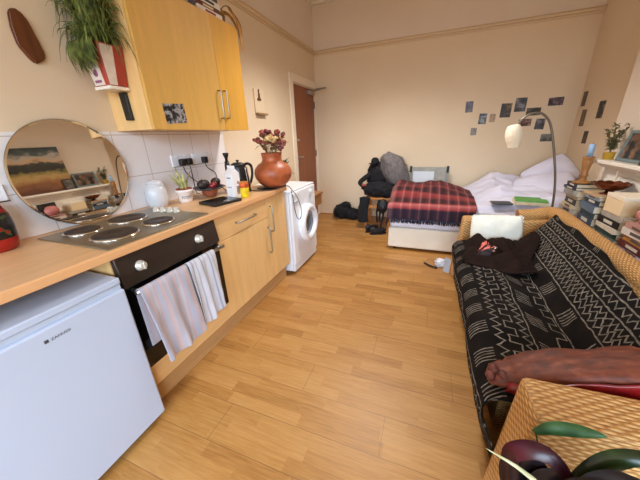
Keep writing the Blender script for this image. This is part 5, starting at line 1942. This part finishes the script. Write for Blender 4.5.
# black rucksack on the floor
t = thing('black_rucksack', 'slumped black bag on the floor against the back wall, left of the wooden chair', 'bag', (.58, 5.08, 0))
mb = MB()
mb.blob((.50, 5.08, .115), (.155, .12, .135), .22, 2.2, 4, 6, flat=.002)
mb.blob((.68, 5.05, .085), (.13, .11, .1), .25, 2.4, 4, 8, flat=.002)
mb.build('body', M_blk, t)
mb = MB(); mb.blob((.56, 5.06, .235), (.075, .06, .05), .3, 3, 4, 3); mb.build('top_flap', M_blk, t)
mb = MB(); mb.tube(spline([(.42, 5.0, .2), (.38, 4.95, .14), (.4, 4.94, .05), (.46, 4.945, .03)]), .012, 8); mb.build('strap', M_blk2, t)

# tissue and dark stick by the sofa corner
mb = MB(); mb.blob((1.99, 3.60, .035), (.055, .035, .05), .55, 3.2, 4, 4, flat=.002)
tag(mb.build('tissue', mat('white_tissue', (224, 228, 238), .9)), 'crumpled white tissue on the floor by the far corner of the sofa', 'tissue')
mb = MB(); mb.tube(spline([(1.83, 3.62, .012), (1.88, 3.57, .012), (1.95, 3.53, .012)]), .011, 8)
tag(mb.build('dark_strap', mat('dark_brown_strap', (58, 42, 34), .7)), 'short dark strap on the floor beside the white tissue', 'strap')
t = thing('blue_paper', 'pale blue folded paper standing against the far front corner of the sofa', 'paper', (2.03, 3.42, 0))
mb = MB(); mb.hexa([(2.005, 3.50, 0), (2.06, 3.47, 0), (2.062, 3.474, 0), (2.007, 3.504, 0), (2.015, 3.49, .16), (2.065, 3.47, .14), (2.067, 3.474, .14), (2.017, 3.494, .16)]); mb.build('sheet', mat('pale_blue_paper', (186, 198, 214), .8), t)

# ================================================================== PRINTS ON THE WALLS
GP = 'photos stuck on the back wall'
YW = Y1 + .0003
def wallprint(x, z, w, h, cols, lb, seed, rot=0.0, scale=16, border=0):
    fr = frame((x, YW, z), (1, 0, 0), (0, 0, 1), (0, -1, 0)) @ Matrix.Rotation(rot, 4, 'Z')
    return print_on('photo', fr, w, h, cols, lb, 'photo', GP, scale, seed, border)


V_ = [(60, 48, 62), (108, 90, 108), (150, 130, 140)]
wallprint(2.205, 1.602, .088, .135, V_, 'mauve-grey portrait photo, highest at the far left of the cluster on the back wall', 1, .03)
wallprint(2.385, 1.447, .09, .13, [(26, 28, 36), (60, 66, 82), (176, 180, 190)], 'dark blue-grey photo second from the left in the cluster on the back wall', 2, -.03)
wallprint(2.3, 1.292, .072, .092, [(150, 136, 128), (176, 162, 152), (128, 116, 112)], 'small pale grey photo, lowest at the left of the cluster on the back wall', 3, .02)
wallprint(2.497, 1.45, .066, .1, [(206, 168, 118), (220, 188, 146), (188, 150, 104)], 'small tan card between two dark photos in the cluster on the back wall', 4, -.02)
wallprint(2.635, 1.532, .118, .165, [(34, 28, 24), (66, 50, 36), (196, 158, 84)], 'tall photo with a yellowish top above and left of the lamp shade', 5, -.02, 9)
wallprint(2.785, 1.588, .122, .16, [(34, 34, 40), (86, 86, 96), (168, 168, 176)], 'tall grey photo, highest in the middle of the cluster on the back wall', 6, -.01, 11)
wallprint(2.935, 1.5, .152, .088, [(30, 34, 28), (70, 76, 60), (150, 140, 126)], 'dark green landscape photo crossed by the top of the lamp arc', 7, .0, 13)
wallprint(2.868, 1.377, .138, .085, [(52, 28, 24), (120, 62, 48), (190, 160, 146)], 'reddish landscape photo just right of the lamp shade', 8, .02, 14)
wallprint(3.033, 1.352, .1, .125, [(30, 28, 32), (84, 80, 90), (160, 156, 164)], 'upright grey photo under the right side of the lamp arc', 9, -.04, 13)
wallprint(3.135, 1.187, .125, .088, [(44, 42, 40), (92, 90, 86), (150, 150, 148)], 'grey landscape photo, lowest and beside the lamp pole', 10, .0, 8)
wallprint(3.143, 1.6, .15, .09, [(40, 32, 40), (88, 72, 84), (158, 140, 148)], 'mauve landscape photo alone at the upper right of the back wall', 11, .02, 15)
GR = 'photos stuck on the right wall of the alcove'
for y, z, w, h, cols, lb, sd in ((5.17, 1.6, .1, .155, [(50, 34, 28), (84, 58, 44), (128, 92, 70)], 'dark brown photo nearest the corner and highest on the right alcove wall', 21),
                                 (5.08, 1.395, .11, .175, [(66, 46, 34), (104, 76, 54), (154, 120, 88)], 'tall brown photo second from the corner on the right alcove wall', 22),
                                 (4.735, 1.46, .125, .165, [(28, 26, 24), (60, 56, 48), (170, 164, 150)], 'dark framed-looking photo furthest from the corner on the right alcove wall', 23),
                                 (4.9, 1.19, .1, .13, [(48, 32, 24), (78, 52, 38), (110, 80, 60)], 'small dark brown photo, lowest on the right alcove wall', 24)):
    fr = frame((W + .0003, y, z), (0, -1, 0), (0, 0, 1), (-1, 0, 0))
    print_on('photo', fr, w, h, cols, lb, 'photo', GR, 14, sd, 0)

# ================================================================== FOREGROUND PLANT BESIDE THE SOFA
pc = (2.17, 1.235, 0)
t = thing('foreground_plant', 'houseplant with broad maroon and dark green leaves in front of the near sofa arm', 'plant', pc)
mb = MB(); mb.lathe([(.085, 0), (.09, .005), (.115, .18), (.12, .182), (.12, .2), (.113, .202), (.105, .18), (0, .175)], c=pc, seg=36); mb.build('pot', mat('dark_pot', (60, 50, 46), .5), t)
mb = MB(); mb.lathe([(.106, .176), (.1, .186), (0, .19)], c=pc, seg=24, capb=False); mb.build('soil', mat('dark_soil', (52, 38, 28), .95, 0, .3, 60), t)
g = G('maroon_leaf').pr(.32)
g.color(g.ramp(g.noise(g.obj(), 9, 3), [(.35, (34, 12, 20)), (.6, (74, 18, 36)), (.8, (104, 30, 50))]))
M_mar = g.m
M_dkg = foliage_mat('dark_glossy_green', (24, 34, 18), (36, 54, 26), (58, 80, 40), .3)
M_mid = foliage_mat('mid_green_leaf', (44, 86, 50), (62, 112, 66), (86, 140, 88), .4)
M_pale = foliage_mat('pale_blade', (150, 150, 104), (186, 184, 140), (206, 204, 168), .5)
B0 = Vector((pc[0], pc[1], .19))
def bl_leaf(name, pts, w, m, up=(0, 0, 1), cup=.3):
    mb = MB(); mb.leaf(spline(pts, 5), w, up, cup, .0016); mb.build(name, m, t)
bl_leaf('maroon_leaf', [B0, (2.06, 1.30, .42), (2.015, 1.325, .59), (2.022, 1.315, .655), (2.058, 1.305, .676), (2.095, 1.29, .648), (2.122, 1.27, .58)], .036, M_mar, (-.35, -.6, .7), .6)
M_drk = foliage_mat('blackish_leaf', (16, 14, 18), (26, 20, 26), (40, 28, 34), .35)
bl_leaf('dark_leaf', [B0, (2.08, 1.33, .42), (2.04, 1.335, .54), (2.04, 1.33, .60), (2.055, 1.325, .645), (2.075, 1.32, .655)], .075, M_drk, (-.2, -.9, .3), .2)
bl_leaf('dark_leaf', [B0, (2.1, 1.31, .42), (2.085, 1.31, .54), (2.08, 1.31, .60), (2.09, 1.3, .65)], .075, M_drk, (-.2, -.9, .3), .2)
bl_leaf('dark_green_leaf', [B0, (2.16, 1.3, .42), (2.125, 1.3, .60), (2.13, 1.3, .67), (2.155, 1.3, .725), (2.195, 1.295, .752), (2.26, 1.28, .755)], .036, M_dkg, (-.2, -.6, .75), .35)
bl_leaf('dark_leaf', [B0, (2.16, 1.28, .42), (2.13, 1.27, .62), (2.14, 1.26, .70), (2.18, 1.24, .72), (2.24, 1.22, .70)], .07, M_drk, (-.2, -.8, .5), .3)
bl_leaf('maroon_leaf', [B0, (2.13, 1.24, .42), (2.10, 1.24, .62), (2.11, 1.235, .68), (2.15, 1.22, .70), (2.2, 1.2, .68)], .05, M_mar, (-.3, -.7, .6), .4)
bl_leaf('dark_leaf', [B0, (2.12, 1.26, .42), (2.10, 1.28, .60), (2.10, 1.275, .66), (2.125, 1.26, .68), (2.15, 1.24, .655)], .022, M_drk, (-.3, -.7, .6), .4)
bl_leaf('maroon_leaf', [B0, (2.23, 1.25, .42), (2.2, 1.24, .60), (2.22, 1.23, .69), (2.28, 1.2, .7)], .08, M_mar, (-.3, -.7, .6), .4)
bl_leaf('mid_green_leaf', [(2.074, 1.40, .618), (2.10, 1.402, .641), (2.13, 1.402, .654), (2.165, 1.40, .663), (2.20, 1.398, .668)], .03, M_mid, (-.1, -.75, .65), .2)
mb = MB(); mb.tube(spline([(2.078, 1.40, .62), (2.09, 1.37, .56), (2.11, 1.33, .42), tuple(B0)]), .002, 6); mb.build('stalk', M_dkg, t)
bl_leaf('pale_blade', [B0, (2.07, 1.27, .42), (2.055, 1.27, .60), (2.02, 1.285, .632), (1.955, 1.31, .632)], .011, M_pale, (-.2, -.6, .7), .3)
bl_leaf('pale_blade', [B0, (2.10, 1.23, .42), (2.075, 1.25, .66), (2.10, 1.235, .705), (2.14, 1.2, .68)], .007, M_pale, (-.2, -.6, .7), .3)
bl_leaf('yellow_green_leaf', [B0, (2.02, 1.25, .42), (2.01, 1.27, .57), (2.035, 1.255, .605), (2.06, 1.22, .58)], .022, foliage_mat('yellow_green_leaf', (86, 96, 36), (124, 132, 56), (160, 160, 90)), (-.2, -.6, .7), .3)
